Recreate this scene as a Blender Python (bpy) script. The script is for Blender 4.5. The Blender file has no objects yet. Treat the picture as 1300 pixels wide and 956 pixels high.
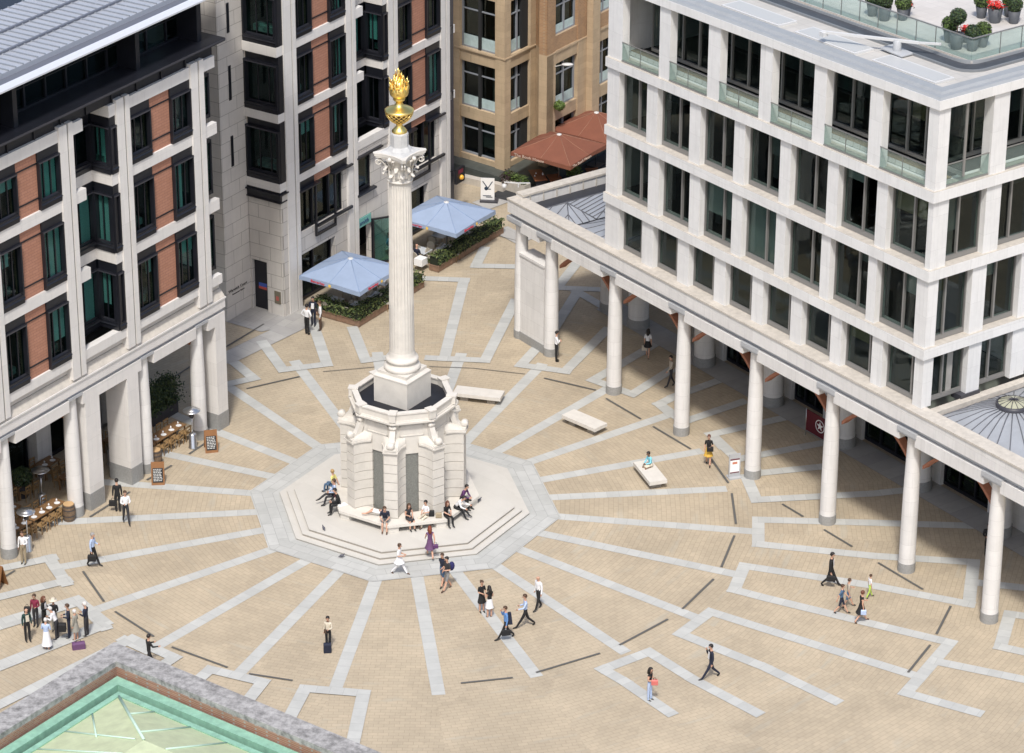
import bpy, bmesh, math, random
from math import sin, cos, pi, radians, atan2, sqrt, hypot
from mathutils import Vector, Matrix
random.seed(7)
sc = bpy.context.scene
COL = sc.collection

# ------------------------------------------------------------------ camera (surveyed)
F_PX = 4145.96; PITCH = 0.4445662; ROLL = 0.0043946
CAM = Vector((5.38860, -144.32272, 77.86362))
fw = Vector((0, cos(PITCH), -sin(PITCH))); rt = Vector((1, 0, 0)); up = Vector((0, sin(PITCH), cos(PITCH)))
r2 = cos(ROLL) * rt + sin(ROLL) * up; u2 = -sin(ROLL) * rt + cos(ROLL) * up
cam_d = bpy.data.cameras.new('camera'); cam = bpy.data.objects.new('camera', cam_d); COL.objects.link(cam)
m = Matrix.Identity(4)
for i in range(3):
    m[i][0] = r2[i]; m[i][1] = u2[i]; m[i][2] = -fw[i]; m[i][3] = CAM[i]
cam.matrix_world = m
cam_d.sensor_fit = 'HORIZONTAL'; cam_d.sensor_width = 36; cam_d.lens = F_PX / 1300 * 36
cam_d.shift_y = -45 / 1300; cam_d.clip_start = 1; cam_d.clip_end = 5000
sc.camera = cam

def at(px, py, z=0.0):
    """point of the level z seen at a photograph pixel (a survey of the square from its photograph)"""
    d = fw + (px - 650) / F_PX * r2 - (py - 433) / F_PX * u2
    t = (z - CAM.z) / d.z
    return CAM + t * d

# ------------------------------------------------------------------ frames
AL = radians(57.3)      # the left buildings run along this direction
OLx, OLy = -10.86, 7.31
AR = radians(-54.6)     # the colonnade of the right building
ORx, ORy = 10.86, 12.79
def LW(w, q, z=0):      # left frame: w along the facade, q outward into the square
    return Vector((OLx + w * cos(AL) + q * sin(AL), OLy + w * sin(AL) - q * cos(AL), z))
def RW(s, t, z=0):
    return Vector((ORx + s * cos(AR) - t * sin(AR), ORy + s * sin(AR) + t * cos(AR), z))

# ------------------------------------------------------------------ materials
def srgb(r, g, b):
    f = lambda c: (c / 255) / 12.92 if c / 255 <= .04045 else ((c / 255 + .055) / 1.055) ** 2.4
    return (f(r), f(g), f(b))
MATS = {}
def mat(name, col, rough=.7, metal=0, var=.0, vscale=2.0, bump=0.0, bscale=30., spec=None, alpha=None):
    if name in MATS: return MATS[name]
    M = bpy.data.materials.new(name); M.use_nodes = True; nt = M.node_tree; b = nt.nodes['Principled BSDF']
    b.inputs['Base Color'].default_value = (*col, 1); b.inputs['Roughness'].default_value = rough
    b.inputs['Metallic'].default_value = metal
    if spec is not None: b.inputs['Specular IOR Level'].default_value = spec
    if var > 0 or bump > 0:
        tc = nt.nodes.new('ShaderNodeTexCoord')
        n = nt.nodes.new('ShaderNodeTexNoise'); n.inputs['Scale'].default_value = vscale; n.inputs['Detail'].default_value = 6; n.inputs['Roughness'].default_value = .65
        nt.links.new(tc.outputs['Object'], n.inputs['Vector'])
        if var > 0:
            mr = nt.nodes.new('ShaderNodeMapRange'); mr.inputs[1].default_value = .3; mr.inputs[2].default_value = .7
            mr.inputs[3].default_value = 1 - var; mr.inputs[4].default_value = 1 + var
            nt.links.new(n.outputs['Fac'], mr.inputs[0])
            mx = nt.nodes.new('ShaderNodeVectorMath'); mx.operation = 'SCALE'; mx.inputs[0].default_value = col
            nt.links.new(mr.outputs[0], mx.inputs['Scale']); nt.links.new(mx.outputs[0], b.inputs['Base Color'])
        if bump > 0:
            n2 = nt.nodes.new('ShaderNodeTexNoise'); n2.inputs['Scale'].default_value = bscale; n2.inputs['Detail'].default_value = 4
            nt.links.new(tc.outputs['Object'], n2.inputs['Vector'])
            bp = nt.nodes.new('ShaderNodeBump'); bp.inputs['Strength'].default_value = bump; bp.inputs['Distance'].default_value = .02
            nt.links.new(n2.outputs['Fac'], bp.inputs['Height']); nt.links.new(bp.outputs[0], b.inputs['Normal'])
    MATS[name] = M
    return M

def brickmat(name, c1, c2, mortar, bw, bh, joint, rough=.8, uv=False, var=.08, vscale=.7, stain=0.0, offset=.5, bias=0, bump=.3, streak=0.0):
    """coursed masonry: works on faces along x and along y of the object's frame"""
    if name in MATS: return MATS[name]
    M = bpy.data.materials.new(name); M.use_nodes = True; nt = M.node_tree; b = nt.nodes['Principled BSDF']; L = nt.links.new
    N = nt.nodes.new
    tc = N('ShaderNodeTexCoord')
    if uv:
        vec = tc.outputs['UV']
    else:
        sp = N('ShaderNodeSeparateXYZ'); L(tc.outputs['Object'], sp.inputs[0])
        ad = N('ShaderNodeMath'); ad.operation = 'ADD'; L(sp.outputs['X'], ad.inputs[0]); L(sp.outputs['Y'], ad.inputs[1])
        cb = N('ShaderNodeCombineXYZ'); L(ad.outputs[0], cb.inputs['X']); L(sp.outputs['Z'], cb.inputs['Y']); vec = cb.outputs[0]
    br = N('ShaderNodeTexBrick'); L(vec, br.inputs['Vector'])
    br.inputs['Color1'].default_value = (*c1, 1); br.inputs['Color2'].default_value = (*c2, 1); br.inputs['Mortar'].default_value = (*mortar, 1)
    br.inputs['Scale'].default_value = 1; br.inputs['Brick Width'].default_value = bw; br.inputs['Row Height'].default_value = bh
    br.inputs['Mortar Size'].default_value = joint; br.inputs['Mortar Smooth'].default_value = .3; br.inputs['Bias'].default_value = bias
    br.offset = offset
    n = N('ShaderNodeTexNoise'); n.inputs['Scale'].default_value = vscale; n.inputs['Detail'].default_value = 8; n.inputs['Roughness'].default_value = .7
    L(tc.outputs['Object'], n.inputs['Vector'])
    mr = N('ShaderNodeMapRange'); mr.inputs[1].default_value = .3; mr.inputs[2].default_value = .7; mr.inputs[3].default_value = 1 - var; mr.inputs[4].default_value = 1 + var
    L(n.outputs['Fac'], mr.inputs[0])
    sc_ = N('ShaderNodeVectorMath'); sc_.operation = 'SCALE'; L(br.outputs['Color'], sc_.inputs[0]); L(mr.outputs[0], sc_.inputs['Scale'])
    out = sc_.outputs[0]
    if streak > 0:   # faint rain streaks running down the stone
        mp = N('ShaderNodeMapping'); mp.inputs['Scale'].default_value = (3.5, 3.5, .22); L(tc.outputs['Object'], mp.inputs[0])
        n3 = N('ShaderNodeTexNoise'); n3.inputs['Scale'].default_value = 1.6; n3.inputs['Detail'].default_value = 5; L(mp.outputs[0], n3.inputs['Vector'])
        m3 = N('ShaderNodeMapRange'); m3.inputs[1].default_value = .5; m3.inputs[2].default_value = .75; m3.inputs[3].default_value = 1; m3.inputs[4].default_value = 1 - streak
        L(n3.outputs['Fac'], m3.inputs[0])
        s3 = N('ShaderNodeVectorMath'); s3.operation = 'SCALE'; L(out, s3.inputs[0]); L(m3.outputs[0], s3.inputs['Scale']); out = s3.outputs[0]
    L(out, b.inputs['Base Color'])
    b.inputs['Roughness'].default_value = rough
    if bump > 0:
        bp = N('ShaderNodeBump'); bp.inputs['Strength'].default_value = bump; bp.inputs['Distance'].default_value = .01; bp.invert = True
        L(br.outputs['Fac'], bp.inputs['Height']); L(bp.outputs[0], b.inputs['Normal'])
    MATS[name] = M
    return M

def glassmat(name, tint, refl=.12, body=None, bodyfac=0.0):
    if name in MATS: return MATS[name]
    M = bpy.data.materials.new(name); M.use_nodes = True; nt = M.node_tree; N = nt.nodes.new; L = nt.links.new
    nt.nodes.remove(nt.nodes['Principled BSDF']); o = nt.nodes['Material Output']
    tr = N('ShaderNodeBsdfTransparent'); tr.inputs[0].default_value = (*tint, 1)
    gl = N('ShaderNodeBsdfGlossy'); gl.inputs['Roughness'].default_value = .015; gl.inputs['Color'].default_value = (.55, .60, .60, 1)
    lw = N('ShaderNodeLayerWeight'); lw.inputs['Blend'].default_value = .5
    pw = N('ShaderNodeMath'); pw.operation = 'POWER'; pw.inputs[1].default_value = 5; L(lw.outputs['Facing'], pw.inputs[0])
    ad = N('ShaderNodeMath'); ad.operation = 'MULTIPLY_ADD'; ad.inputs[1].default_value = .95; ad.inputs[2].default_value = .04 + refl; L(pw.outputs[0], ad.inputs[0])
    n = N('ShaderNodeTexNoise'); n.inputs['Scale'].default_value = .8; tc = N('ShaderNodeTexCoord'); L(tc.outputs['Object'], n.inputs['Vector'])
    bp = N('ShaderNodeBump'); bp.inputs['Strength'].default_value = .06; bp.inputs['Distance'].default_value = .05; L(n.outputs['Fac'], bp.inputs['Height']); L(bp.outputs[0], gl.inputs['Normal'])
    mx = N('ShaderNodeMixShader'); L(ad.outputs[0], mx.inputs[0]); L(tr.outputs[0], mx.inputs[1]); L(gl.outputs[0], mx.inputs[2])
    res = mx.outputs[0]
    if body:
        df = N('ShaderNodeBsdfDiffuse'); df.inputs[0].default_value = (*body, 1)
        m2 = N('ShaderNodeMixShader'); m2.inputs[0].default_value = bodyfac; L(res, m2.inputs[1]); L(df.outputs[0], m2.inputs[2]); res = m2.outputs[0]
    L(res, o.inputs['Surface'])
    MATS[name] = M
    return M

# ------------------------------------------------------------------ mesh builder
class MB:
    def __init__(s, f=None): s.v = []; s.f = []; s.m = []; s.uv = {}; s.xf = f; s.sm = []
    def add(s, vs, fs, mi=0, smooth=False):
        o = len(s.v); s.v += [tuple(x) for x in vs]
        for f in fs: s.f.append([i + o for i in f]); s.m.append(mi); s.sm.append(smooth)
    def box(s, x0, x1, y0, y1, z0, z1, mi=0):
        if x1 < x0: x0, x1 = x1, x0
        if y1 < y0: y0, y1 = y1, y0
        s.add([(x0, y0, z0), (x1, y0, z0), (x1, y1, z0), (x0, y1, z0), (x0, y0, z1), (x1, y0, z1), (x1, y1, z1), (x0, y1, z1)],
              [(0, 3, 2, 1), (4, 5, 6, 7), (0, 1, 5, 4), (1, 2, 6, 5), (2, 3, 7, 6), (3, 0, 4, 7)], mi); return s
    def quad(s, a, b, c, d, mi=0): s.add([a, b, c, d], [(0, 1, 2, 3)], mi); return s
    def star(s, poly, z0, z1, mi=0, poly2=None):
        """prism over a star-shaped outline, capped with fans"""
        n = len(poly); p2 = poly2 or poly; vs = [(x, y, z0) for x, y in poly] + [(x, y, z1) for x, y in p2] + [(0, 0, z0), (0, 0, z1)]
        fs = [(i, (i + 1) % n, n + (i + 1) % n, n + i) for i in range(n)] + [(2 * n, (i + 1) % n, i) for i in range(n)] + [(2 * n + 1, n + i, n + (i + 1) % n) for i in range(n)]
        s.add(vs, fs, mi); return s
    def prism(s, poly, z0, z1, mi=0, cap=True, poly2=None):
        n = len(poly); p2 = poly2 or poly
        area = sum(poly[i][0] * poly[(i + 1) % n][1] - poly[(i + 1) % n][0] * poly[i][1] for i in range(n))
        if area < 0: poly = poly[::-1]; p2 = p2[::-1]
        vs = [(x, y, z0) for x, y in poly] + [(x, y, z1) for x, y in p2]
        fs = [(i, (i + 1) % n, n + (i + 1) % n, n + i) for i in range(n)]
        if cap: fs += [tuple(range(n))[::-1], tuple(range(n, 2 * n))]
        s.add(vs, fs, mi); return s
    def lathe(s, prof, c=(0, 0), n=24, mi=0, smooth=True, cap=True, sx=1, sy=1):
        vs = []; fs = []
        for r, z in prof:
            for k in range(n):
                a = 2 * pi * k / n; vs.append((c[0] + r * sx * cos(a), c[1] + r * sy * sin(a), z))
        for j in range(len(prof) - 1):
            for k in range(n):
                a = j * n + k; b = j * n + (k + 1) % n; fs.append((a, b, b + n, a + n))
        s.add(vs, fs, mi, smooth)
        if cap: s.add(vs[:n], [tuple(range(n))[::-1]], mi); s.add(vs[-n:], [tuple(range(n))], mi)
        return s
    def tube(s, pts, r, n=8, mi=0, cap=True, smooth=True):
        pts = [Vector(p) for p in pts]; rs = r if isinstance(r, (list, tuple)) else [r] * len(pts); vs = []; fs = []
        up0 = Vector((0, 0, 1))
        for i, p in enumerate(pts):
            d = (pts[min(i + 1, len(pts) - 1)] - pts[max(i - 1, 0)]).normalized()
            a = d.cross(up0)
            if a.length < .01: a = d.cross(Vector((1, 0, 0)))
            a.normalize(); b = a.cross(d)
            for k in range(n):
                t = 2 * pi * k / n; vs.append(p + rs[i] * (cos(t) * a + sin(t) * b))
        for j in range(len(pts) - 1):
            for k in range(n):
                a = j * n + k; b = j * n + (k + 1) % n; fs.append((a, a + n, b + n, b))
        if cap: fs += [tuple(range(n)), tuple((len(pts) - 1) * n + k for k in range(n))[::-1]]
        s.add(vs, fs, mi, smooth); return s
    def bar(s, a, b, w, h, mi=0):
        """rectangular bar between two points, w across, h tall"""
        a = Vector(a); b = Vector(b); d = (b - a).normalized(); x = d.cross(Vector((0, 0, 1)))
        if x.length < .01: x = Vector((1, 0, 0))
        x.normalize(); y = x.cross(d); x *= w / 2; y *= h / 2
        vs = [a - x - y, a + x - y, a + x + y, a - x + y, b - x - y, b + x - y, b + x + y, b - x + y]
        s.add(vs, [(0, 1, 2, 3), (4, 7, 6, 5), (0, 4, 5, 1), (1, 5, 6, 2), (2, 6, 7, 3), (3, 7, 4, 0)], mi); return s
    def sph(s, c, r, n=12, mi=0, sx=1, sy=1, sz=1):
        prof = [(max(r * sin(pi * j / (n // 2)), 1e-4), -r * cos(pi * j / (n // 2))) for j in range(n // 2 + 1)]
        o = len(s.v); s.lathe(prof, (0, 0), n, mi)
        for i in range(o, len(s.v)): x, y, z = s.v[i]; s.v[i] = (c[0] + x * sx, c[1] + y * sy, c[2] + z * sz)
        return s
    def build(s, name, mats, parent=None, loc=None, rotz=0):
        me = bpy.data.meshes.new(name)
        vs = [s.xf(*v) for v in s.v] if s.xf else s.v
        me.from_pydata([tuple(v) for v in vs], [], s.f)
        mats = mats if isinstance(mats, (list, tuple)) else [mats]
        for M in mats: me.materials.append(M)
        me.polygons.foreach_set('material_index', s.m); me.polygons.foreach_set('use_smooth', s.sm)
        me.update()
        o = bpy.data.objects.new(name, me); COL.objects.link(o)
        if parent: o.parent = parent
        if loc is not None: o.location = loc
        if rotz: o.rotation_euler[2] = rotz
        return o

USED = {}
def tag(o, label=None, cat=None, group=None, kind=None):
    if label: o['label'] = label
    if cat: o['category'] = cat
    if group: o['group'] = group
    if kind: o['kind'] = kind
    return o
def thing(name, label, cat, loc=(0, 0, 0), rotz=0, group=None):
    o = bpy.data.objects.new(name, None); COL.objects.link(o); o.location = loc; o.rotation_euler = (0, 0, rotz)
    o.empty_display_size = .1
    return tag(o, label, cat, group)
KIDS = {}
def copy_tree(o, parent=None):
    c = o.copy(); COL.objects.link(c)
    if parent: c.parent = parent
    for ch in [x for x in ALLK(o)]: copy_tree(ch, c)
    return c
def ALLK(o):
    return [x for x in bpy.data.objects if x.parent == o]
def place(o, loc, rotz=0, label=None, scale=None):
    o.location = loc; o.rotation_euler = (0, 0, rotz)
    if label: o['label'] = label
    if scale: o.scale = scale
    return o
def textmesh(body, size, m, parent=None, loc=(0, 0, 0), rot=(0, 0, 0), name='lettering', depth=.01, align='CENTER', sx=1):
    cu = bpy.data.curves.new(name, 'FONT'); cu.body = body; cu.size = size; cu.extrude = depth; cu.align_x = align; cu.align_y = 'CENTER'; cu.resolution_u = 2
    o = bpy.data.objects.new(name + '_c', cu); COL.objects.link(o)
    dg = bpy.context.evaluated_depsgraph_get(); me = bpy.data.meshes.new_from_object(o.evaluated_get(dg))
    bpy.data.objects.remove(o); me.materials.clear(); me.materials.append(m)
    ob = bpy.data.objects.new(name, me); COL.objects.link(ob); ob.location = loc; ob.rotation_euler = rot; ob.scale = (sx, 1, 1)
    if parent: ob.parent = parent
    return ob

# palette
WHITE = brickmat('portland_stone', (.72, .705, .68), (.67, .655, .63), (.52, .505, .48), 1.35, .78, .006, var=.05, vscale=1.4, streak=.10, bump=.15)
BRIGHT = brickmat('pale_facade_stone', (.75, .745, .73), (.70, .695, .68), (.56, .555, .54), 1.15, 1.7, .006, var=.05, vscale=1.6, streak=.08, bump=.1)
LEDGE = mat('weathered_ledge_stone', (.52, .48, .42), .85, var=.14, vscale=3.5, bump=.2)
MONST = mat('monument_stone', (.63, .60, .545), .75, var=.07, vscale=2.2, bump=.15)
STEPST = brickmat('step_stone', (.555, .535, .49), (.53, .51, .465), (.45, .43, .39), 1.4, .9, .005, var=.05, bump=.05)
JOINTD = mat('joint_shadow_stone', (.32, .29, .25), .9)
GRANITE = mat('grey_granite', (.30, .30, .29), .6, var=.12, vscale=9)
CAPGREY = mat('grey_capping_metal', (.42, .43, .44), .5, var=.06)
DARK = mat('dark_bronze_frame', (.012, .013, .018), .35, var=.2, vscale=1.5)
DARKLT = mat('dark_frame_edge', (.045, .045, .055), .4)
FRAME = mat('grey_aluminium', (.26, .255, .245), .4, metal=.3)
RBRICK = brickmat('red_brick', (.44, .215, .14), (.40, .19, .12), (.29, .14, .10), .42, .15, .012, var=.06, bump=.3)
TANB = brickmat('tan_brick', (.42, .25, .13), (.34, .20, .11), (.40, .30, .20), .30, .10, .012, var=.12, bump=.3)
TANS = brickmat('tan_stone', (.52, .40, .26), (.46, .35, .23), (.36, .28, .18), 1.3, .42, .006, var=.10, vscale=1.2, bump=.15, streak=.08)
GL_TEAL = glassmat('teal_window_glass', (.52, .69, .67), .0)
GL_GREY = glassmat('grey_window_glass', (.58, .64, .625), .02)
GL_RAIL = glassmat('balustrade_glass', (.86, .93, .91), .0, (.50, .60, .57), .10)
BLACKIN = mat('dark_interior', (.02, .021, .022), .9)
ROOMW = mat('pale_interior', (.30, .29, .27), .9, var=.2, vscale=.6)
BLIND = mat('window_blind', (.62, .66, .64), .8)
LEAD = mat('lead_roofing', (.35, .37, .40), .45, metal=.15, var=.08, vscale=1.0)
LEADSEAM = mat('lead_seam', (.12, .125, .14), .5)
GOLD = mat('gilding', (1.0, .73, .24), .32, metal=1.0)
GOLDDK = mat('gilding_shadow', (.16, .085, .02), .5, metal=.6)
BLACKP = mat('black_asphalt_roof', (.012, .013, .018), .6, var=.3, vscale=2)
RIPPLE = mat('grey_rippled_slate', (.19, .195, .18), .45, var=.25, vscale=14, bump=.8, bscale=45)
TERRA = mat('terracotta_arch', (.34, .14, .08), .8, var=.1, vscale=6)
LEAF = mat('hedge_leaf', (.055, .085, .022), .6, var=.45, vscale=6)
LEAFB = mat('box_leaf', (.10, .16, .03), .6, var=.35, vscale=9)
LEAFD = mat('dark_leaf', (.02, .045, .018), .6, var=.4, vscale=8)
WOODP = mat('planter_timber', (.24, .15, .10), .7, var=.2, vscale=5, bump=.3)
WOODT = mat('oak_table', (.23, .13, .06), .55, var=.2, vscale=7)
WOODC = mat('bent_wood', (.32, .20, .09), .5, var=.15)
STEEL = mat('brushed_steel', (.60, .60, .60), .28, metal=.9)
CHINA = mat('white_china', (.85, .85, .84), .3)
# ================================================================== GROUND
def sett_mat():
    M = bpy.data.materials.new('yellow_setts'); M.use_nodes = True; nt = M.node_tree; b = nt.nodes['Principled BSDF']; L = nt.links.new; N = nt.nodes.new
    tc = N('ShaderNodeTexCoord')
    dn = N('ShaderNodeTexNoise'); dn.inputs['Scale'].default_value = .35; L(tc.outputs['UV'], dn.inputs['Vector'])
    dv = N('ShaderNodeVectorMath'); dv.operation = 'MULTIPLY_ADD'; L(dn.outputs['Color'], dv.inputs[0]); dv.inputs[1].default_value = (.25, .12, 0); L(tc.outputs['UV'], dv.inputs[2])
    br = N('ShaderNodeTexBrick'); L(dv.outputs[0], br.inputs['Vector'])
    br.inputs['Scale'].default_value = 1; br.inputs['Brick Width'].default_value = .46; br.inputs['Row Height'].default_value = .24
    br.inputs['Mortar Size'].default_value = .011; br.inputs['Mortar Smooth'].default_value = .4; br.inputs['Bias'].default_value = -.1
    br.inputs['Color1'].default_value = (.45, .375, .27, 1); br.inputs['Color2'].default_value = (.41, .345, .25, 1); br.inputs['Mortar'].default_value = (.32, .265, .19, 1)
    # slabs of slightly other stone
    vo = N('ShaderNodeTexVoronoi'); vo.inputs['Scale'].default_value = .42; L(tc.outputs['UV'], vo.inputs['Vector'])
    cr = N('ShaderNodeMapRange'); cr.inputs[1].default_value = 0; cr.inputs[2].default_value = 1; cr.inputs[3].default_value = .95; cr.inputs[4].default_value = 1.05
    sp = N('ShaderNodeSeparateColor'); L(vo.outputs['Color'], sp.inputs[0]); L(sp.outputs[0], cr.inputs[0])
    n = N('ShaderNodeTexNoise'); n.inputs['Scale'].default_value = .28; n.inputs['Detail'].default_value = 9; n.inputs['Roughness'].default_value = .7; L(tc.outputs['Object'], n.inputs['Vector'])
    m1 = N('ShaderNodeMapRange'); m1.inputs[1].default_value = .3; m1.inputs[2].default_value = .7; m1.inputs[3].default_value = .86; m1.inputs[4].default_value = 1.12; L(n.outputs['Fac'], m1.inputs[0])
    mu = N('ShaderNodeMath'); mu.operation = 'MULTIPLY'; L(cr.outputs[0], mu.inputs[0]); L(m1.outputs[0], mu.inputs[1])
    # worn / replaced greyer patches, streaky along the rows
    mp = N('ShaderNodeMapping'); mp.inputs['Scale'].default_value = (.35, 1.6, 1); L(tc.outputs['UV'], mp.inputs[0])
    n2 = N('ShaderNodeTexNoise'); n2.inputs['Scale'].default_value = .9; n2.inputs['Detail'].default_value = 7; L(mp.outputs[0], n2.inputs['Vector'])
    m2 = N('ShaderNodeMapRange'); m2.inputs[1].default_value = .60; m2.inputs[2].default_value = .70; m2.inputs[3].default_value = 0; m2.inputs[4].default_value = .55; L(n2.outputs['Fac'], m2.inputs[0])
    mx = N('ShaderNodeMix'); mx.data_type = 'RGBA'; L(m2.outputs[0], mx.inputs[0]); L(br.outputs['Color'], mx.inputs[6]); mx.inputs[7].default_value = (.40, .37, .30, 1)
    # darker stained blotches
    n3 = N('ShaderNodeTexNoise'); n3.inputs['Scale'].default_value = 1.7; n3.inputs['Detail'].default_value = 8; n3.inputs['Roughness'].default_value = .75; L(tc.outputs['Object'], n3.inputs['Vector'])
    m3 = N('ShaderNodeMapRange'); m3.inputs[1].default_value = .58; m3.inputs[2].default_value = .80; m3.inputs[3].default_value = 1; m3.inputs[4].default_value = .74; L(n3.outputs['Fac'], m3.inputs[0])
    mu2 = N('ShaderNodeMath'); mu2.operation = 'MULTIPLY'; L(mu.outputs[0], mu2.inputs[0]); L(m3.outputs[0], mu2.inputs[1])
    s = N('ShaderNodeVectorMath'); s.operation = 'SCALE'; L(mx.outputs[2], s.inputs[0]); L(mu2.outputs[0], s.inputs['Scale']); L(s.outputs[0], b.inputs['Base Color'])
    b.inputs['Roughness'].default_value = .85
    bp = N('ShaderNodeBump'); bp.invert = True; bp.inputs['Strength'].default_value = .35; bp.inputs['Distance'].default_value = .01; L(br.outputs['Fac'], bp.inputs['Height']); L(bp.outputs[0], b.inputs['Normal'])
    return M
SETTS = sett_mat()
BAND = brickmat('pale_granite_band', (.485, .49, .465), (.425, .43, .41), (.33, .33, .315), .62, .9, .008, uv=True, var=.08, vscale=1.1, offset=0, bump=.1)
SLAB = brickmat('pale_granite_slab', (.475, .48, .46), (.415, .42, .40), (.30, .30, .29), 1.1, .52, .012, uv=True, var=.10, vscale=.8, bump=.1)
DRAIN = mat('slot_drain_iron', (.11, .108, .10), .6)
CONC = brickmat('grey_kerb_slabs', (.40, .39, .37), (.34, .33, .32), (.26, .26, .25), .9, .6, .01, uv=True, var=.1)

PH = radians(-9.3)
def ground():
    me = bpy.data.meshes.new('plaza_paving'); vs = [(0, 0, 0)]; fs = []; uv = []
    K = 24; RR = [8, 45, 2500]
    off = radians(-8.6)
    for k in range(K): 
        for R in RR:
            a = off + 2 * pi * k / K; vs.append((R * cos(a), R * sin(a), 0))
    def P(k, j): return 1 + (k % K) * 3 + j
    for k in range(K):
        am = off + 2 * pi * (k + .5) / K
        er = Vector((cos(am), sin(am))); et = Vector((-sin(am), cos(am)))
        for f in ([0, P(k, 0), P(k + 1, 0)], [P(k, 0), P(k, 1), P(k + 1, 1), P(k + 1, 0)], [P(k, 1), P(k, 2), P(k + 1, 2), P(k + 1, 1)]):
            fs.append(f)
            for i in f:
                v = Vector(vs[i][:2]); uv.append((v.dot(et) + k * 3.37, v.dot(er) + k * 1.31))
    me.from_pydata(vs, [], fs); ul = me.uv_layers.new(name='UVMap')
    for i, c in enumerate(uv): ul.data[i].uv = c
    me.materials.append(SETTS); o = bpy.data.objects.new('plaza_paving', me); COL.objects.link(o)
    return tag(o, 'yellow sandstone setts of the square laid in wedges', 'paving', kind='structure')
ground()

class Flat:
    def __init__(s): s.v = []; s.f = []; s.uv = []; s.n = 0
    def strip(s, a, b, w, ext=(0, 0), z=None):
        a = Vector((a[0], a[1])); b = Vector((b[0], b[1])); d = (b - a).normalized(); a = a - d * ext[0]; b = b + d * ext[1]; nrm = Vector((-d.y, d.x)) * w / 2
        zz = z if z is not None else .004 + .0004 * s.n; s.n += 1
        o = len(s.v); Ln = (b - a).length
        for p, u, v in ((a - nrm, 0, 0), (b - nrm, Ln, 0), (b + nrm, Ln, 1), (a + nrm, 0, 1)):
            s.v.append((p.x, p.y, zz)); s.uv.append((u + s.n * .37, v * .6))
        s.f.append((o, o + 1, o + 2, o + 3))
    def poly(s, pts, z, e=None):
        o = len(s.v); e = e or Vector((1, 0)); e2 = Vector((-e.y, e.x))
        for p in pts: s.v.append((p[0], p[1], z)); q = Vector((p[0], p[1])); s.uv.append((q.dot(e), q.dot(e2)))
        s.f.append(tuple(range(o, o + len(pts))))
    def build(s, name, m):
        me = bpy.data.meshes.new(name); me.from_pydata(s.v, [], s.f); ul = me.uv_layers.new(name='UVMap')
        for p in me.polygons:
            for li in p.loop_indices: ul.data[li].uv = s.uv[me.loops[li].vertex_index]
        me.materials.append(m); o = bpy.data.objects.new(name, me); COL.objects.link(o); return o
B = Flat(); W_ = .62
R0, R1 = 7.3, 17.75
for k in range(24):
    a = radians(-8.6 + 15.02 * k); e = (cos(a), sin(a))
    r1 = {21: 17.9, 22: 18.0, 19: 18.2}.get(k, 17.75)
    if k in (12, 11, 10): r1 = 16.2
    if k == 9: r1 = 17.0
    if k in (1, 2, 3): r1 = 16.4 if k < 3 else 17.2
    B.strip((e[0] * R0, e[1] * R0), (e[0] * r1, e[1] * r1), W_)
def pl(*pts, w=W_, ext=.3):
    q = [at(x, y) for x, y in pts]
    for i in range(len(q) - 1): B.strip(q[i], q[i + 1], w, (ext, ext))
# traced outer bands of the paving pattern
pl((962.7, 691), (962.7, 660), (1110, 664), (1244, 668)); pl((962.7, 691), (1110, 706), (1236, 714), (1230, 767), (1110, 744), (945, 718.7), (932, 749), (970, 759), (1110, 793), (1206, 816), (1168, 860))
pl((1191, 840.5), (1310, 865)); pl((1168, 860), (970, 798.6), (902, 777), (864, 805), (970, 847), (1060, 890)); pl((1168, 860), (1150, 880), (1240, 905))
pl((880, 863), (824, 828), (765.6, 850), (793, 866), (850, 905)); pl((880, 863), (960, 905))
pl((1312, 784), (1282, 780), (1270, 821.5), (1312, 831)); pl((1239, 740), (1312, 748))
pl((917, 567), (903, 552), (1008, 528)); pl((903, 552), (936, 583.5), (1049, 562))
pl((965, 601), (947.5, 606), (960, 635), (1110, 627), (1148, 623)); pl((965, 601), (1052, 592))
pl((852, 526), (837, 513.6), (856, 504), (919.6, 481)); pl((837, 513.6), (868, 536), (942, 511))
pl((814, 448), (753, 483), (803, 501), (852, 470)); pl((814, 448), (840, 432))
pl((718.6, 471), (770.7, 419)); pl((661.5, 464), (718.6, 472)); pl((661.5, 464), (679, 445))
pl((733, 371), (700, 423)); pl((711, 366), (760, 368)); pl((731, 336), (709, 364)); pl((733, 371), (775, 395))
pl((589, 356), (564, 456)); pl((540, 354), (590, 356)); pl((546, 455), (616, 458), (654, 383))
pl((614.6, 316.4), (604, 338), (656, 339))
pl((448, 418), (464, 458), (488, 455)); pl((397, 410), (415, 463), (359, 470), (334, 436)); pl((300, 463), (322, 481), (281, 490))
pl((62, 709), (84, 741)); pl((66, 709), (-6, 724)); pl((84, 738), (-6, 760)); pl((101.5, 765), (133, 797)); pl((101.5, 765), (-6, 798)); pl((132, 795), (-6, 850))
pl((158, 813), (186, 826)); pl((95, 850), (40, 878))
# the same pattern carried on below the part of the square the photograph shows
for k in (15, 16, 17, 18):
    a = radians(-8.6 + 15.02 * k); e = Vector((cos(a), sin(a))); t = Vector((-e.y, e.x)); r = 18.0
    p = e * r; B.strip(p - t * 1.35, p + t * 1.35, W_, (.3, .3))
    for sg in (-1, 1): B.strip(p + t * sg * 1.35, e * 27 + t * sg * 2.0, W_)
tag(B.build('paving_bands', BAND), 'pale granite bands radiating across the yellow setts', 'paving', kind='structure')
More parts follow.
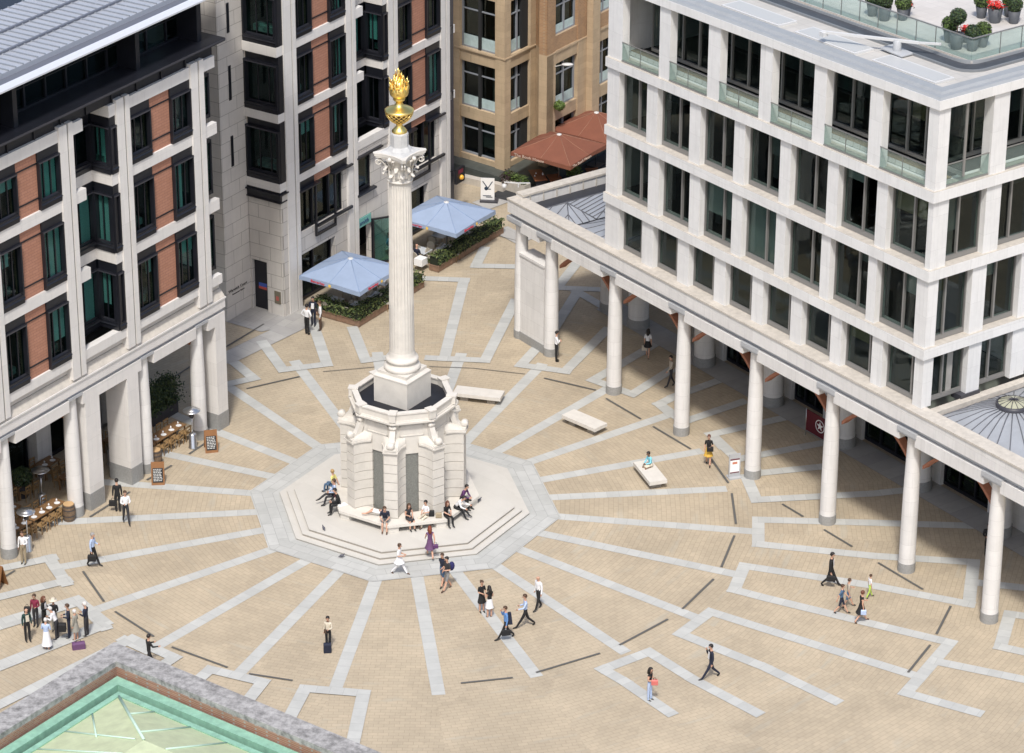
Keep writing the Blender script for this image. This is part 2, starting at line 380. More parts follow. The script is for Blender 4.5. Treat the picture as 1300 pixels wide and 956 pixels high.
# octagonal ring of slabs round the steps
Rg = Flat()
for k in range(8):
    a0, a1 = PH + k * pi / 4, PH + (k + 1) * pi / 4; am = (a0 + a1) / 2; e = Vector((-sin(am), cos(am)))
    Rg.poly([(6.0 * cos(a0), 6.0 * sin(a0)), (7.96 * cos(a0), 7.96 * sin(a0)), (7.96 * cos(a1), 7.96 * sin(a1)), (6.0 * cos(a1), 6.0 * sin(a1))], .031, e)
tag(Rg.build('ring_paving', SLAB), 'octagonal ring of pale granite slabs round the column steps', 'paving', kind='structure')
# wide slab strips at the foot of the lodge and along the building lines
S2 = Flat()
S2.strip(at(281, 459), at(395, 404), 1.35, z=.033); S2.poly([LW(12.0, -7.4)[:2], LW(12.0, -5.0)[:2], LW(15.0, -3.4)[:2], LW(16.2, -4.9)[:2], LW(14.5, -7.4)[:2]], .036, Vector((cos(AL), sin(AL))))
S2.strip(at(610, 262), at(668, 240), 1.5, z=.033); S2.strip(at(660, 296), at(640, 302), 2.4, z=.035)
S2.strip(RW(-9, 6.35)[:2], RW(36, 6.35)[:2], 1.7, z=.034)
tag(S2.build('kerb_slabs', CONC), 'grey slabs along the foot of the buildings', 'paving', kind='structure')
D = Flat()
for a, b in [((105.3, 726), (132, 764.4)), ((146, 777), (195.4, 808.8)), ((218, 822), (289, 848)), ((316, 856), (371.7, 864.6)), ((2.5, 735), (19, 725)), ((114, 657), (165, 625)), ((186.5, 610), (218, 591.5)), ((240, 577), (261, 563)),
             ((223, 478), (243.6, 465)), ((285.4, 442), (335, 412)), ((313, 494), (380.6, 478.6)), ((690.7, 480.6), (756.7, 496)), ((769.4, 506.5), (813.8, 532.6)), ((829, 542), (877, 570.7)), ((903, 583.4), (924.7, 613.9)),
             ((929, 627), (934.3, 665.9)), ((993, 640.5), (1019.8, 656.5)), ((932.3, 680.6), (915.8, 720.7)), ((906, 735.7), (866.3, 773.8)), ((848, 786.7), (786.3, 819.7)), ((761.8, 830), (680.6, 854.5)), ((651, 861), (585, 868)),
             ((1046, 673), (1082, 694.6)), ((1114.7, 715), (1171.8, 749)), ((1207, 770), (1188.8, 805.7)), ((1181, 819.4), (1152.7, 854.5))]:
    D.strip(at(*a), at(*b), .12, z=.042)
for a, b in [((410, 472.5), (475.7, 466.6)), ((545, 466), (600, 468)), ((600, 468), (666.6, 475.5)), ((632, 300), (655, 306))]: D.strip(at(*a), at(*b), .05, z=.042)
tag(D.build('drain_slots', DRAIN), 'dark iron slot drains let into the paving', 'drains', kind='structure')

# ================================================================== MONUMENT
mon = thing('monument_column', 'tall white fluted stone column with golden flaming urn on an octagonal base', 'monument')
def octp(r, a0=PH, n=8): return [(r * cos(a0 + 2 * pi * k / n), r * sin(a0 + 2 * pi * k / n)) for k in range(n)]
b = MB()
for i, (r, z0, z1) in enumerate([(6.38, 0, .13), (6.0, .13, .265), (5.62, .265, .40)]):
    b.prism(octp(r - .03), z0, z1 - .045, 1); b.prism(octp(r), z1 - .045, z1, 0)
b.build('steps', [STEPST, JOINTD], mon)
# scalloped drum
def scallop(grow=0.0):
    out = []
    for k in range(8):
        a = PH + k * pi / 4; e = Vector((cos(a), sin(a))); t = Vector((-e.y, e.x)); hw = .33 + grow * .4
        p1 = e * (3.12 + grow) + t * hw
        a2 = PH + (k + 1) * pi / 4; e2 = Vector((cos(a2), sin(a2))); t2 = Vector((-e2.y, e2.x)); p2 = e2 * (3.12 + grow) - t2 * hw
        out.append(e * (3.12 + grow) - t * hw)
        am = a + pi / 8; em = Vector((cos(am), sin(am))); tm = Vector((-em.y, em.x))
        u0 = p1.dot(tm); d0 = p1.dot(em); u1 = -.32; d1 = 2.25 + grow
        T0 = Vector((cos(radians(66)), -sin(radians(66)))); T2 = Vector((cos(radians(32)), -sin(radians(32)))); A_ = Vector((u0, d0)); Z_ = Vector((u1, d1)); D_ = Z_ - A_
        cr_ = T0.x * T2.y - T0.y * T2.x; tt = (D_.x * T2.y - D_.y * T2.x) / cr_; tt = max(.05, min(tt, D_.length * .8)); Cn = A_ + T0 * tt
        half = [A_ * (1 - v) ** 2 + Cn * 2 * v * (1 - v) + Z_ * v * v for v in [j / 7 for j in range(8)]]
        for q in half: out.append(em * q.y + tm * q.x)
        out.append(em * 2.14 + tm * u1); out.append(em * 2.14 - tm * u1)
        for q in half[::-1]: out.append(em * q.y - tm * q.x)
    return [(p.x, p.y) for p in out]
sc0 = scallop(); scm = scallop(-.035)
b = MB(); z = .40; ch = .49
for i in range(8):
    b.star(sc0, z + .035, z + ch); b.star(scm, z, z + .035, 1); z += ch
ZT = z
b.star(sc0, ZT, ZT + .1)
b.build('drum', [MONST, JOINTD], mon)
b = MB()
for g, z0, z1 in ((.05, ZT + .1, ZT + .17), (.12, ZT + .17, ZT + .26), (.06, ZT + .26, ZT + .32)):
    pp = scallop(g); b.star(pp, z0, z1)
# weathering from the cornice back to the attic
pa = scallop(.05); pb = []
for x, y in pa:
    th = (atan2(y, x) - PH) % (pi / 4) - pi / 8; rr = 2.44 * cos(pi / 8) / cos(th); l_ = hypot(x, y); rr = min(rr, l_ - .01); pb.append((x / l_ * rr, y / l_ * rr))
b.star(pa, ZT + .32, ZT + .60, poly2=pb)
b.build('string_course', MONST, mon)
for k in range(8):
    am = PH + (k + .5) * pi / 4; bb = MB(); bb.box(2.10, 2.165, -.315, .315, .75, ZT - .12); o = bb.build('niche_panel', RIPPLE, mon, rotz=am)
A0 = ZT + .30
b = MB(); b.prism(octp(2.42), A0 - .6, 5.72)
for k in range(8):   # raised panels
    am = PH + (k + .5) * pi / 4; e = Vector((cos(am), sin(am))); t = Vector((-e.y, e.x)); ap = 2.42 * cos(pi / 8)
    def P(d, u, z): q = e * d + t * u; return (q.x, q.y, z)
    for (u0, u1, z0, z1) in ((-.62, .62, 5.52, 5.58), (-.62, .62, 5.0, 5.05), (-.62, -.56, 5.0, 5.58), (.56, .62, 5.0, 5.58)):
        vs = [P(ap - .01, u0, z0), P(ap - .01, u1, z0), P(ap + .035, u1, z0), P(ap + .035, u0, z0), P(ap - .01, u0, z1), P(ap - .01, u1, z1), P(ap + .035, u1, z1), P(ap + .035, u0, z1)]
        b.add(vs, [(0, 1, 2, 3), (4, 7, 6, 5), (0, 4, 5, 1), (1, 5, 6, 2), (2, 6, 7, 3), (3, 7, 4, 0)])
b.prism(octp(2.50), 5.66, 5.72, 0); b.prism(octp(2.60), 5.72, 5.79); b.prism(octp(2.74), 5.79, 5.88); b.prism(octp(2.62), 5.88, 5.93)
b.build('attic', MONST, mon)
b = MB(); rin = 2.36
for k in range(8):
    a0, a1 = PH + k * pi / 4, PH + (k + 1) * pi / 4
    for ro, ri, z0, z1 in ((2.56, 2.34, 5.93, 6.26), (2.61, 2.29, 6.26, 6.33)):
        b.prism([(ro * cos(a0), ro * sin(a0)), (ro * cos(a1), ro * sin(a1)), (ri * cos(a1), ri * sin(a1)), (ri * cos(a0), ri * sin(a0))], z0, z1)
for k in range(8):
    a = PH + k * pi / 4
    for hw, r0, r1_, z0, z1 in ((.17, 2.24, 2.68, 5.93, 6.34), (.20, 2.21, 2.72, 6.34, 6.40)):
        e = Vector((cos(a), sin(a))); t = Vector((-e.y, e.x)); pts = [e * r0 - t * hw, e * r1_ - t * hw, e * r1_ + t * hw, e * r0 + t * hw]
        b.prism([(p.x, p.y) for p in pts], z0, z1)
b.build('parapet', MONST, mon)
b = MB(); b.prism(octp(2.36), 5.90, 5.97); b.build('roof', BLACKP, mon)
# scroll consoles on the corners
for k in range(8):
    b = MB(); prof = []
    for j in range(13):
        u = j / 12; r = 2.42 + .62 * (u ** 1.6) + .05 * sin(u * pi * 2); zz = 5.60 - .95 * (u ** .75) ; prof.append((r, zz))
    outl = [(r, 0, z_ + .0) for r, z_ in prof]
    hw = .14
    n = len(prof)
    vs = []
    for r, z_ in prof: vs += [(r + .10, -hw, z_ + .05), (r + .10, hw, z_ + .05)]
    for r, z_ in prof: vs += [(max(2.2, r - .12), -hw, z_ - .14), (max(2.2, r - .12), hw, z_ - .14)]
    fs = []
    for j in range(n - 1):
        fs += [(2 * j, 2 * j + 1, 2 * j + 3, 2 * j + 2), (2 * n + 2 * j, 2 * n + 2 * j + 2, 2 * n + 2 * j + 3, 2 * n + 2 * j + 1), (2 * j, 2 * j + 2, 2 * n + 2 * j + 2, 2 * n + 2 * j), (2 * j + 1, 2 * n + 2 * j + 1, 2 * n + 2 * j + 3, 2 * j + 3)]
    b.add(vs, fs)
    for cx, cz, rr in ((3.10, 4.86, .19), (2.52, 5.56, .13)):
        m_ = 14; ring = []
        for y in (-hw - .04, -hw + .02, hw - .02, hw + .04):
            for q in range(m_):
                aa = 2 * pi * q / m_; r_ = rr if abs(y) < hw else rr * .6; ring.append((cx + r_ * cos(aa), y, cz + r_ * sin(aa)))
        f2 = [(j * m_ + q, (j + 1) * m_ + q, (j + 1) * m_ + (q + 1) % m_, j * m_ + (q + 1) % m_) for j in range(3) for q in range(m_)] + [tuple(range(m_)), tuple(3 * m_ + q for q in range(m_))[::-1]]
        b.add(ring, f2, 0, True)
    b.box(2.55, 3.22, -.30, .30, ZT + .30, ZT + .40)
    b.build('scroll', MONST, mon, rotz=PH + k * pi / 4)
# bench round the foot
b = MB()
for k in range(8):
    a0, a1 = PH + k * pi / 4, PH + (k + 1) * pi / 4
    q = lambda r, a: (r * cos(a), r * sin(a))
    b.prism([q(3.85, a0), q(3.85, a1), q(2.6, a1), q(2.6, a0)], .72, .86)
    for (f0, f1) in ((-.02, .17), (.83, 1.02)):
        p0 = Vector(q(3.76, a0)).lerp(Vector(q(3.76, a1)), max(f0, 0)); p1 = Vector(q(3.76, a0)).lerp(Vector(q(3.76, a1)), min(f1, 1))
        p2 = Vector(q(2.8, a0)).lerp(Vector(q(2.8, a1)), min(f1, 1)); p3 = Vector(q(2.8, a0)).lerp(Vector(q(2.8, a1)), max(f0, 0))
        b.prism([tuple(p0), tuple(p1), tuple(p2), tuple(p3)], .40, .72)
b.build('bench', MONST, mon)
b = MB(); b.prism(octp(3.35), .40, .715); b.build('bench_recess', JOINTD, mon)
# column plinth
PA = radians(281)
def sq(r, a=PA): return [(r * cos(a + k * pi / 2), r * sin(a + k * pi / 2)) for k in range(4)]
b = MB(); b.prism(sq(1.42), 5.97, 7.34); b.prism(sq(1.45), 7.34, 7.40); b.prism(sq(1.44), 7.40, 7.50, poly2=sq(1.28)); b.prism(sq(1.22), 7.50, 7.66)
b.build('plinth', MONST, mon)
b = MB(); b.lathe([(.86, 7.66), (.91, 7.73), (.91, 7.82), (.86, 7.90), (.78, 7.93), (.74, 8.0), (.74, 8.08), (.80, 8.12), (.82, 8.2), (.79, 8.28), (.72, 8.32), (.67, 8.38), (.65, 8.5), (.62, 8.62)], n=40)
b.build('base_moulding', MONST, mon)
b = MB(); nf = 24; per = 6; rows = 26; vs = []; fs = []; NN = nf * per
for j in range(rows + 1):
    zz = 8.60 + (17.62 - 8.60) * j / rows; u = j / rows; R = .615 - .085 * u ** 1.6
    dep = .012 if zz < 11.3 else .038
    if j in (0, rows): dep = 0
    for i in range(NN):
        ph = (i % per) / per; fl = max(0, sin(pi * (ph - .12) / .76)) if .12 < ph < .88 else 0
        r = R - dep * fl; a = 2 * pi * i / NN; vs.append((r * cos(a), r * sin(a), zz))
for j in range(rows):
    for i in range(NN): a = j * NN + i; c = j * NN + (i + 1) % NN; fs.append((a, c, c + NN, a + NN))
b.add(vs, fs); b.build('shaft', MONST, mon)
# corinthian capital
b = MB(); b.lathe([(.54, 17.6), (.62, 17.63), (.63, 17.70), (.56, 17.74), (.53, 17.8), (.55, 18.3), (.64, 18.7), (.80, 18.86)], n=32)
def leaf(b, a, r0, z0, h, w, curl):
    e = Vector((cos(a), sin(a), 0)); t = Vector((-sin(a), cos(a), 0)); pts = []; n = 8
    for j in range(n + 1):
        u = j / n
        r = r0 + .05 * u + (curl * max(0, (u - .55) / .45) ** 1.5); zz = z0 + h * min(u * 1.15, 1) - (.34 * h * max(0, (u - .8) / .2)); ww = w * (1 - .35 * u) * (1.0 if j % 2 else .78)
        pts.append((e * r, zz, ww))
    for j in range(n):
        (p, z1, w1), (q, z2, w2) = pts[j], pts[j + 1]
        Z = Vector((0, 0, 1))
        vs = [p - t * w1 + Z * z1, p + e * .05 + Z * z1, p + t * w1 + Z * z1, q - t * w2 + Z * z2, q + e * .05 + Z * z2, q + t * w2 + Z * z2, p * .9 + Z * z1, q * .9 + Z * z2]
        b.add(vs, [(0, 1, 4, 3), (1, 2, 5, 4), (0, 3, 7, 6), (2, 6, 7, 5)])
    p, z1, w1 = pts[-1]; b.sph((p.x + e.x * .02, p.y + e.y * .02, z1), .075, 8)
for k in range(8): leaf(b, PA + k * pi / 4, .56, 17.74, .42, .17, .17)
for k in range(8): leaf(b, PA + (k + .5) * pi / 4, .58, 17.9, .68, .15, .22)
for k in range(4):
    a = PA + k * pi / 2; e = Vector((cos(a), sin(a), 0)); t = Vector((-sin(a), cos(a), 0))
    for sg in (-1, 1):
        pts = []
        for j in range(22):
            u = j / 21; th = -pi * .45 + u * pi * 2.6; rr = .19 * (1 - .62 * u)
            if u < .25: c = Vector((.62, 0, 18.35)).lerp(Vector((.98, 0, 18.83)), u / .25); x, zz = c.x, c.z
            else: th = pi * .5 - (u - .25) / .75 * pi * 2.8; rr = .17 * (1 - .7 * (u - .25) / .75); x = 1.02 + rr * cos(th); zz = 18.66 + rr * sin(th)
            p = e * x + t * (sg * .06); pts.append((p.x, p.y, zz))
        b.tube(pts, .035, 6)
    a2 = a + pi / 4; e = Vector((cos(a2), sin(a2), 0)); t = Vector((-sin(a2), cos(a2), 0))
    b.sph((e.x * .84, e.y * .84, 18.92), .12, 8)
    for sg in (-1, 1):
        pts = [e * (.66) + t * sg * .05 + Vector((0, 0, 18.4)), e * .74 + t * sg * .17 + Vector((0, 0, 18.72)), e * .78 + t * sg * .20 + Vector((0, 0, 18.84)), e * .80 + t * sg * .12 + Vector((0, 0, 18.84)), e * .80 + t * sg * .1 + Vector((0, 0, 18.76))]
        b.tube(pts, .035, 6)
# abacus with hollow sides
def abac(s):
    out = []
    for k in range(4):
        a = PA + k * pi / 2; e = Vector((cos(a), sin(a))); t = Vector((-e.y, e.x)); c0 = e * 1.24 * s
        a2 = a + pi / 2; e2 = Vector((cos(a2), sin(a2))); c1 = e2 * 1.24 * s
        p0 = c0 + t * .09; p1 = c1 - Vector((-e2.y, e2.x)) * .09; em = (e + e2).normalized()
        out.append(c0 - t * .09)
        for j in range(7): u = j / 6; p = p0.lerp(p1, u) - em * (.20 * s * 4 * u * (1 - u)); out.append(p)
    return [(p.x, p.y) for p in out]
b.prism(abac(.95), 18.90, 18.98); b.prism(abac(1.0), 18.98, 19.08); b.prism(abac(1.03), 19.08, 19.13)
b.build('capital', MONST, mon)
b = MB(); b.prism(sq(1.0), 19.13, 19.22, poly2=sq(.80)); b.prism([(x * .62, y * .62) for x, y in octp(1, PA, 8)], 19.22, 19.4, poly2=[(x * .46, y * .46) for x, y in octp(1, PA, 8)]); b.prism(octp(.44, PA, 8), 19.4, 20.02); b.lathe([(.40, 20.02), (.40, 20.08), (.34, 20.10)], n=20)
b.build('pedestal', mat('grey_weathered_stone', (.50, .50, .49), .8, var=.12, vscale=4), mon)
urn = MB(); urn.lathe([(.36, 20.08), (.37, 20.16), (.30, 20.26), (.19, 20.36), (.15, 20.46), (.17, 20.56), (.22, 20.60)], n=28)
urn.lathe([(.655, 21.12), (.70, 21.16), (.70, 21.22), (.62, 21.27), (.40, 21.36), (.22, 21.44), (.17, 21.56), (.17, 21.66), (.27, 21.72), (.29, 21.78), (.25, 21.82), (.30, 21.86), (.42, 21.98), (.46, 22.12), (.44, 22.28), (.36, 22.40)], n=32)
for k in range(16):
    for sg in (-1, 1):   # lattice of the bowl
        pts = []
        for j in range(9):
            u = j / 8; r = .24 + .42 * sin(u * pi / 2) ** .8; a = 2 * pi * k / 16 + sg * u * 1.1; pts.append((r * cos(a), r * sin(a), 20.58 + .56 * u))
        urn.tube(pts, .02, 5)
ub = urn.build('urn', GOLD, mon)
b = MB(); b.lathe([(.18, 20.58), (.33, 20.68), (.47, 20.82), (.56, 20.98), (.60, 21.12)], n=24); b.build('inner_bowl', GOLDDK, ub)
b = MB()
def flame(b, a, r0, z0, h, lean, w):
    e = Vector((cos(a), sin(a), 0)); t = Vector((-sin(a), cos(a), 0)); Z = Vector((0, 0, 1)); prev = None; n = 6; pts = []
    for j in range(n + 1):
        u = j / n; c = e * (r0 + lean * u * u + .05 * sin(u * 5)) + t * (.05 * sin(u * 6 + a * 3)) + Z * (z0 + h * u); pts.append((c, w * (1 - u) ** .7 * (.55 + .8 * sin(min(u * 2.2, pi * .5)))))
    b.tube([p for p, w_ in pts], [max(w_, .004) for p, w_ in pts], 6)
for k in range(13): flame(b, 2 * pi * k / 13, .36, 22.12, .62 + .12 * sin(k * 2.3), .17, .085)
for k in range(10): flame(b, 2 * pi * (k + .4) / 10, .24, 22.3, .66 + .12 * sin(k * 1.7), .05, .10)
for k in range(7): flame(b, 2 * pi * (k + .2) / 7, .13, 22.5, .62 + .2 * sin(k * 2.9), .06, .08)
flame(b, 0, .0, 22.5, .9, .02, .12); b.lathe([(.40, 22.2), (.38, 22.4), (.25, 22.62), (.1, 22.8)], n=20)
b.build('flames', GOLD, ub)
# ================================================================== RIGHT OFFICE BUILDING
rnd = random.Random(11)
def window(parent, F, u0, u1, z0, z1, d, fm, gm, mull=(), fw_=.07, pan=0.0, blind=None, trans=(), fd=.10):
    b = MB(F)
    b.box(u0, u0 + fw_, d - .03, d + fd, z0, z1); b.box(u1 - fw_, u1, d - .03, d + fd, z0, z1)
    b.box(u0 + fw_, u1 - fw_, d - .028, d + fd - .002, z1 - fw_, z1); b.box(u0 + fw_, u1 - fw_, d - .028, d + fd - .002, z0, z0 + fw_ + pan)
    for x in mull: b.box(u0 + (u1 - u0) * x - .05, u0 + (u1 - u0) * x + .05, d - .045, d + fd - .004, z0 + fw_ + pan, z1 - fw_)
    for x in trans: b.box(u0 + fw_, u1 - fw_, d - .02, d + fd - .006, z0 + (z1 - z0) * x - .03, z0 + (z1 - z0) * x + .03)
    w = b.build('window', fm, parent)
    g = MB(F); g.box(u0 + fw_ * .5, u1 - fw_ * .5, d + fd - .02, d + fd - .008, z0 + fw_ * .5 + pan, z1 - fw_ * .5); g.build('pane', gm, w)
    if blind:
        bb = MB(F); f, lo, a0, a1 = blind; zb = z1 - (z1 - z0) * lo
        bb.box(u0 + (u1 - u0) * a0 + .05, u0 + (u1 - u0) * a1 - .05, d + .22, d + .24, zb, z1 - .03); bb.build('blind', f, w)
    return w
RB = thing('office_building', 'white stone office block with deep grid of windows above the right-hand colonnade', 'building', (ORx, ORy, 0), AR)
def RSH(x, y, z): return (x, y, z * (1 + .0021 * (x - 23.7)))
def FA(u, d, z): return RSH(u, -.10 + d, z)               # facade over the colonnade
SB = 23.95
def FB(u, d, z): return (SB - d, u, z)                    # facade turning the corner
def rmb(): return MB(RSH)
GRID = BLACKIN
levels = [  # z0, z1, openings along the long facade
    (8.90, 11.5, [(.3, 2.28)] + [(3.22 + 2.98 * i, 5.28 + 2.99 * i + .02 * i) for i in range(7)], 3),
    (12.05, 15.5, [(.1, 2.69)] + [(3.58 + 3.355 * i, 6.1 + 3.36 * i + .05 * i) for i in range(6)], 3),
    (16.05, 19.45, [(.1, 2.44)] + [(3.32 + 3.5 * i, 5.95 + 3.5 * i + .03 * i) for i in range(6)], 3),
    (20.0, 24.0, [(.3, 3.35)] + [(4.22 + 3.98 * i, 7.25 + 3.985 * i + .02 * i) for i in range(5)], 3)]
XL = -.9
wall = MB(FA); band = MB(FA)
for li, (z0, z1, ops, _) in enumerate(levels):
    x = XL; dep = .62 if li < 3 else .45
    for (a, c) in ops:
        wall.box(x, a, 0, dep, z0, z1); x = c
    wall.box(x, SB, 0, .62, z0, z1)
wallB = MB(FB)
opsB0 = [[(.5, 2.47), (3.57, 5.3), (6.5, 8.3), (9.5, 11.3), (12.5, 14.3), (15.5, 17.3)], [(.34, 2.38), (3.54, 5.5), (6.7, 8.7), (9.9, 11.9), (13.1, 15.1), (16.3, 18.3)],
        [(.84, 2.91), (4.12, 6.2), (7.4, 9.5), (10.7, 12.8), (14, 16.1), (17.3, 19.4)], [(.58, 3.0), (4.24, 6.9), (8.1, 10.8), (12, 14.7), (15.9, 18.6)]]
opsB = [[(a, c + .27) for a, c in r] for r in opsB0]
YE = 26.
for li, (z0, z1, _, __) in enumerate(levels):
    x = -.10 + .62 if li >= 0 else 0
    first = True
    for (a, c) in opsB[li]:
        if first: wallB.box(.522, a + (.0), 0, .62, z0, z1) if a > .53 else None; first = False
        else: wallB.box(x, a, 0, .62, z0, z1)
        x = c
    wallB.box(x, YE, 0, .62, z0, z1)
wall.build('wall', BRIGHT, RB); wallB.build('wall', BRIGHT, RB)
for z0, z1 in ((11.5, 12.05), (15.5, 16.05), (19.45, 20.0)):
    b = rmb(); y0 = -.26
    b.prism([(XL, y0), (SB + .14, y0), (SB + .14, YE), (SB - 1.0, YE), (SB - 1.0, 1.0), (XL, 1.0)], z0, z1 - .02); b.build('floor_band', BRIGHT, RB)
    b = rmb(); b.prism([(XL, y0 + .01), (SB + .13, y0 + .01), (SB + .13, YE), (SB - .7, YE), (SB - .7, .6), (XL, .6)], z1 - .02, z1 + .004); b.build('ledge', LEDGE, RB)
b = rmb(); b.prism([(XL, -.24), (SB + .14, -.24), (SB + .14, YE), (SB - .9, YE), (SB - .9, .8), (XL, .8)], 24.0, 24.46); b.build('parapet', BRIGHT, RB)
COPE = mat('grey_roof_coping', (.31, .325, .335), .5, var=.05)
def cop(g, g2): return [(XL, -.24 + g), (SB + .14 - g, -.24 + g), (SB + .14 - g, YE), (SB - .85 - g2, YE), (SB - .85 - g2, .75 + g2), (XL, .75 + g2)]
for (g, z0, z1, k) in ((.02, 24.46, 24.56, .0), (.42, 24.56, 24.66, .02)):
    b = rmb(); b.prism(cop(g, k), z0, z1, poly2=cop(g + .10, k)); b.build('coping', COPE, RB)
# windows
interiors = [BLIND, mat('grey_blind', (.35, .36, .36), .8), mat('dark_curtain', (.12, .12, .13), .9), mat('ochre_blind', (.40, .33, .18), .9)]
for li, (z0, z1, ops, _) in enumerate(levels):
    for i, (a, c) in enumerate(ops):
        if li == 3: continue
        bl = None
        r = rnd.random()
        if r < .45: bl = (interiors[rnd.randrange(4)], rnd.choice([.25, .4, .6, 1]), rnd.choice([0, .5]), rnd.choice([.5, 1])) 
        if bl and bl[2] >= bl[3]: bl = (bl[0], bl[1], 0, 1)
        mu = (.56 + .08 * rnd.random(),) if li else (.78,)
        if li == 2: mu = (.55,)
        window(RB, FA, a, c, z0 + .02, z1, .36, FRAME, GL_GREY, mu, .06, .16, bl, ())
    for i, (a, c) in enumerate(opsB[li]):
        if li == 3: continue
        r = rnd.random(); bl = (interiors[rnd.randrange(4)], rnd.choice([.3, .6, 1]), 0, rnd.choice([.5, 1])) if r < .45 else None
        window(RB, FB, a, c, z0 + .02, z1, .36, FRAME, GL_GREY, (.42,), .06, .16, bl, ())
# recessed top storey: one long glazed screen behind the loggias
for i in range(6):
    a = .5 + i * 3.9; window(RB, FA, a, a + 3.9, 20.3, 24.0, 1.75, FRAME, GL_GREY, (.33, .66), .06, .12, (interiors[rnd.randrange(4)], .5, 0, .5) if i % 2 else None)
b = MB(FA); b.box(-.9, 22.5, .9, 2.0, 20.0, 20.04); b.build('loggia_paving', brickmat('loggia_pavers', (.48, .49, .47), (.42, .43, .41), (.22, .22, .2), .5, .5, .02, offset=0), RB)
b = MB(FA); b.box(-.9, 23.2, 1.32, 1.72, 20.04, 20.08); b.build('gravel_strip', mat('brown_gravel', (.26, .19, .11), .95, var=.7, vscale=22, bump=1, bscale=60), RB)
for i in range(4):
    a = 2.2 + i * 4.6; window(RB, FB, a, a + 4.6, 20.3, 24.0, 1.75, FRAME, GL_GREY, (.33, .66), .06, .12, None)
window(RB, lambda u, d, z: (SB - 1.75, .55 + u, z), 0.0, .1, 20.3, 20.4, 0, FRAME, GL_GREY) if False else None
for (a, c) in levels[3][2]:
    b = MB(FA); b.box(a + .02, c - .02, -.02, .0, 20.06, 21.08); g = b.build('balustrade', GL_RAIL, RB)
    b = MB(FA); b.box(a, c, -.035, .015, 21.08, 21.12); b.box(a, c, -.04, .04, 20.0, 20.09); b.box((a + c) / 2 - .01, (a + c) / 2 + .01, -.03, .01, 20.06, 21.08); b.build('handrail', FRAME, g)
for (a, c) in opsB[3]:
    b = MB(FB); b.box(a + .02, c - .02, .10, .12, 20.06, 21.08); g = b.build('balustrade', GL_RAIL, RB)
    b = MB(FB); b.box(a, c, .08, .14, 21.08, 21.12); b.box(a, c, .07, .15, 20.0, 20.09); b.build('handrail', FRAME, g)
# dim interior: floors, back walls
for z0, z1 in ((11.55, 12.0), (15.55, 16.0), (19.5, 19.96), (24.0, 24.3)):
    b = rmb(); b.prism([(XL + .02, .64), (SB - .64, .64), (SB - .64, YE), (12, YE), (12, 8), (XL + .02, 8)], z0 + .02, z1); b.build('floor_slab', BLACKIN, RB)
b = rmb(); b.box(XL + .02, SB - 6, 6.0, 6.2, 8.9, 24.2); b.box(SB - 6, SB - 5.8, 6, YE, 8.9, 24.2); b.build('inner_wall', ROOMW, RB)
b = rmb(); b.box(XL - .0, XL + .2, .64, 14, 8.9, 24.3); b.build('end_wall', BRIGHT, RB)
for i in range(6):
    for (zz, zt) in ((8.95, 11.6), (12.05, 15.6), (16.05, 19.5)):
        b = rmb(); x = 1.8 + i * 4.1 + .3 * (zz % 3); b.box(x, x + .35, 1.8, 2.15, zz, zt); b.build('inner_column', ROOMW, RB)
# roof
ROOFD = brickmat('roof_pavers', (.60, .57, .52), (.55, .52, .48), (.44, .42, .38), .62, .62, .01, offset=0, var=.06)
def roofmat(name, c1, c2, mo, w):   # pavers seen from above: mapped on x and y
    M = brickmat(name, c1, c2, mo, w, w, .012, uv=True, offset=0, var=.07, vscale=.5); nt = M.node_tree
    for n in nt.nodes:
        if n.type == 'TEX_BRICK':
            for l in list(n.inputs['Vector'].links): nt.links.remove(l)
            tc = [k for k in nt.nodes if k.type == 'TEX_COORD'][0]; nt.links.new(tc.outputs['Object'], n.inputs['Vector'])
    return M
RP = roofmat('roof_slabs', (.50, .48, .445), (.46, .445, .41), (.37, .355, .33), .6); TP = roofmat('terrace_slabs', (.56, .53, .495), (.53, .50, .465), (.45, .43, .40), .6)
b = rmb(); b.box(XL, SB - .84, .76, YE, 24.36, 24.44); b.build('roof', RP, RB)
GUT = mat('dark_gutter', (.06, .065, .075), .5, var=.2); GRAV = mat('pale_gravel', (.36, .30, .22), .95, var=.4, vscale=14)
def path(pts, w, z0, z1, m, name):
    b = rmb()
    P = [Vector(p) for p in pts]; L_ = []; R_ = []
    for i, p in enumerate(P):
        d = (P[min(i + 1, len(P) - 1)] - P[max(i - 1, 0)]).normalized(); n = Vector((-d.y, d.x)); L_.append(p + n * w / 2); R_.append(p - n * w / 2)
    for i in range(len(P) - 1):
        b.prism([tuple(L_[i]), tuple(R_[i]), tuple(R_[i + 1]), tuple(L_[i + 1])], z0, z1)
    return b.build(name, m, RB)
def curve(o):   # roof walkway round the terrace, rounded at the corner
    x1 = 21.72 - o; y1 = 3.70 + o; r = 1.1; pts = [(XL + .3, y1), (x1 - r, y1)]
    for j in range(1, 8): a = -pi / 2 + pi / 2 * j / 8; pts.append((x1 - r + r * cos(a), y1 + r + r * sin(a)))
    return pts + [(x1, y1 + r), (x1, YE)]
path(curve(0), .75, 24.44, 24.52, GUT, 'gutter'); path(curve(-.42), .10, 24.44, 24.56, mat('gutter_edge', (.20, .21, .22), .4), 'gutter_edge')
path(curve(.52), .30, 24.44, 24.54, GRAV, 'gravel_margin'); path(curve(.38), .05, 24.44, 24.66, COPE, 'gutter_edge')
b = rmb(); b.prism([(XL + .3, 4.38), (21.1, 4.38), (21.1, YE), (XL + .3, YE)], 24.50, 24.62); b.build('terrace', TP, RB)
c = [(XL + .3, 4.42), (21.05, 4.42), (21.05, YE)]; g_ = MB(RSH)
for i in range(len(c) - 1): g_.bar((*c[i], 25.15), (*c[i + 1], 25.15), .02, 1.05)
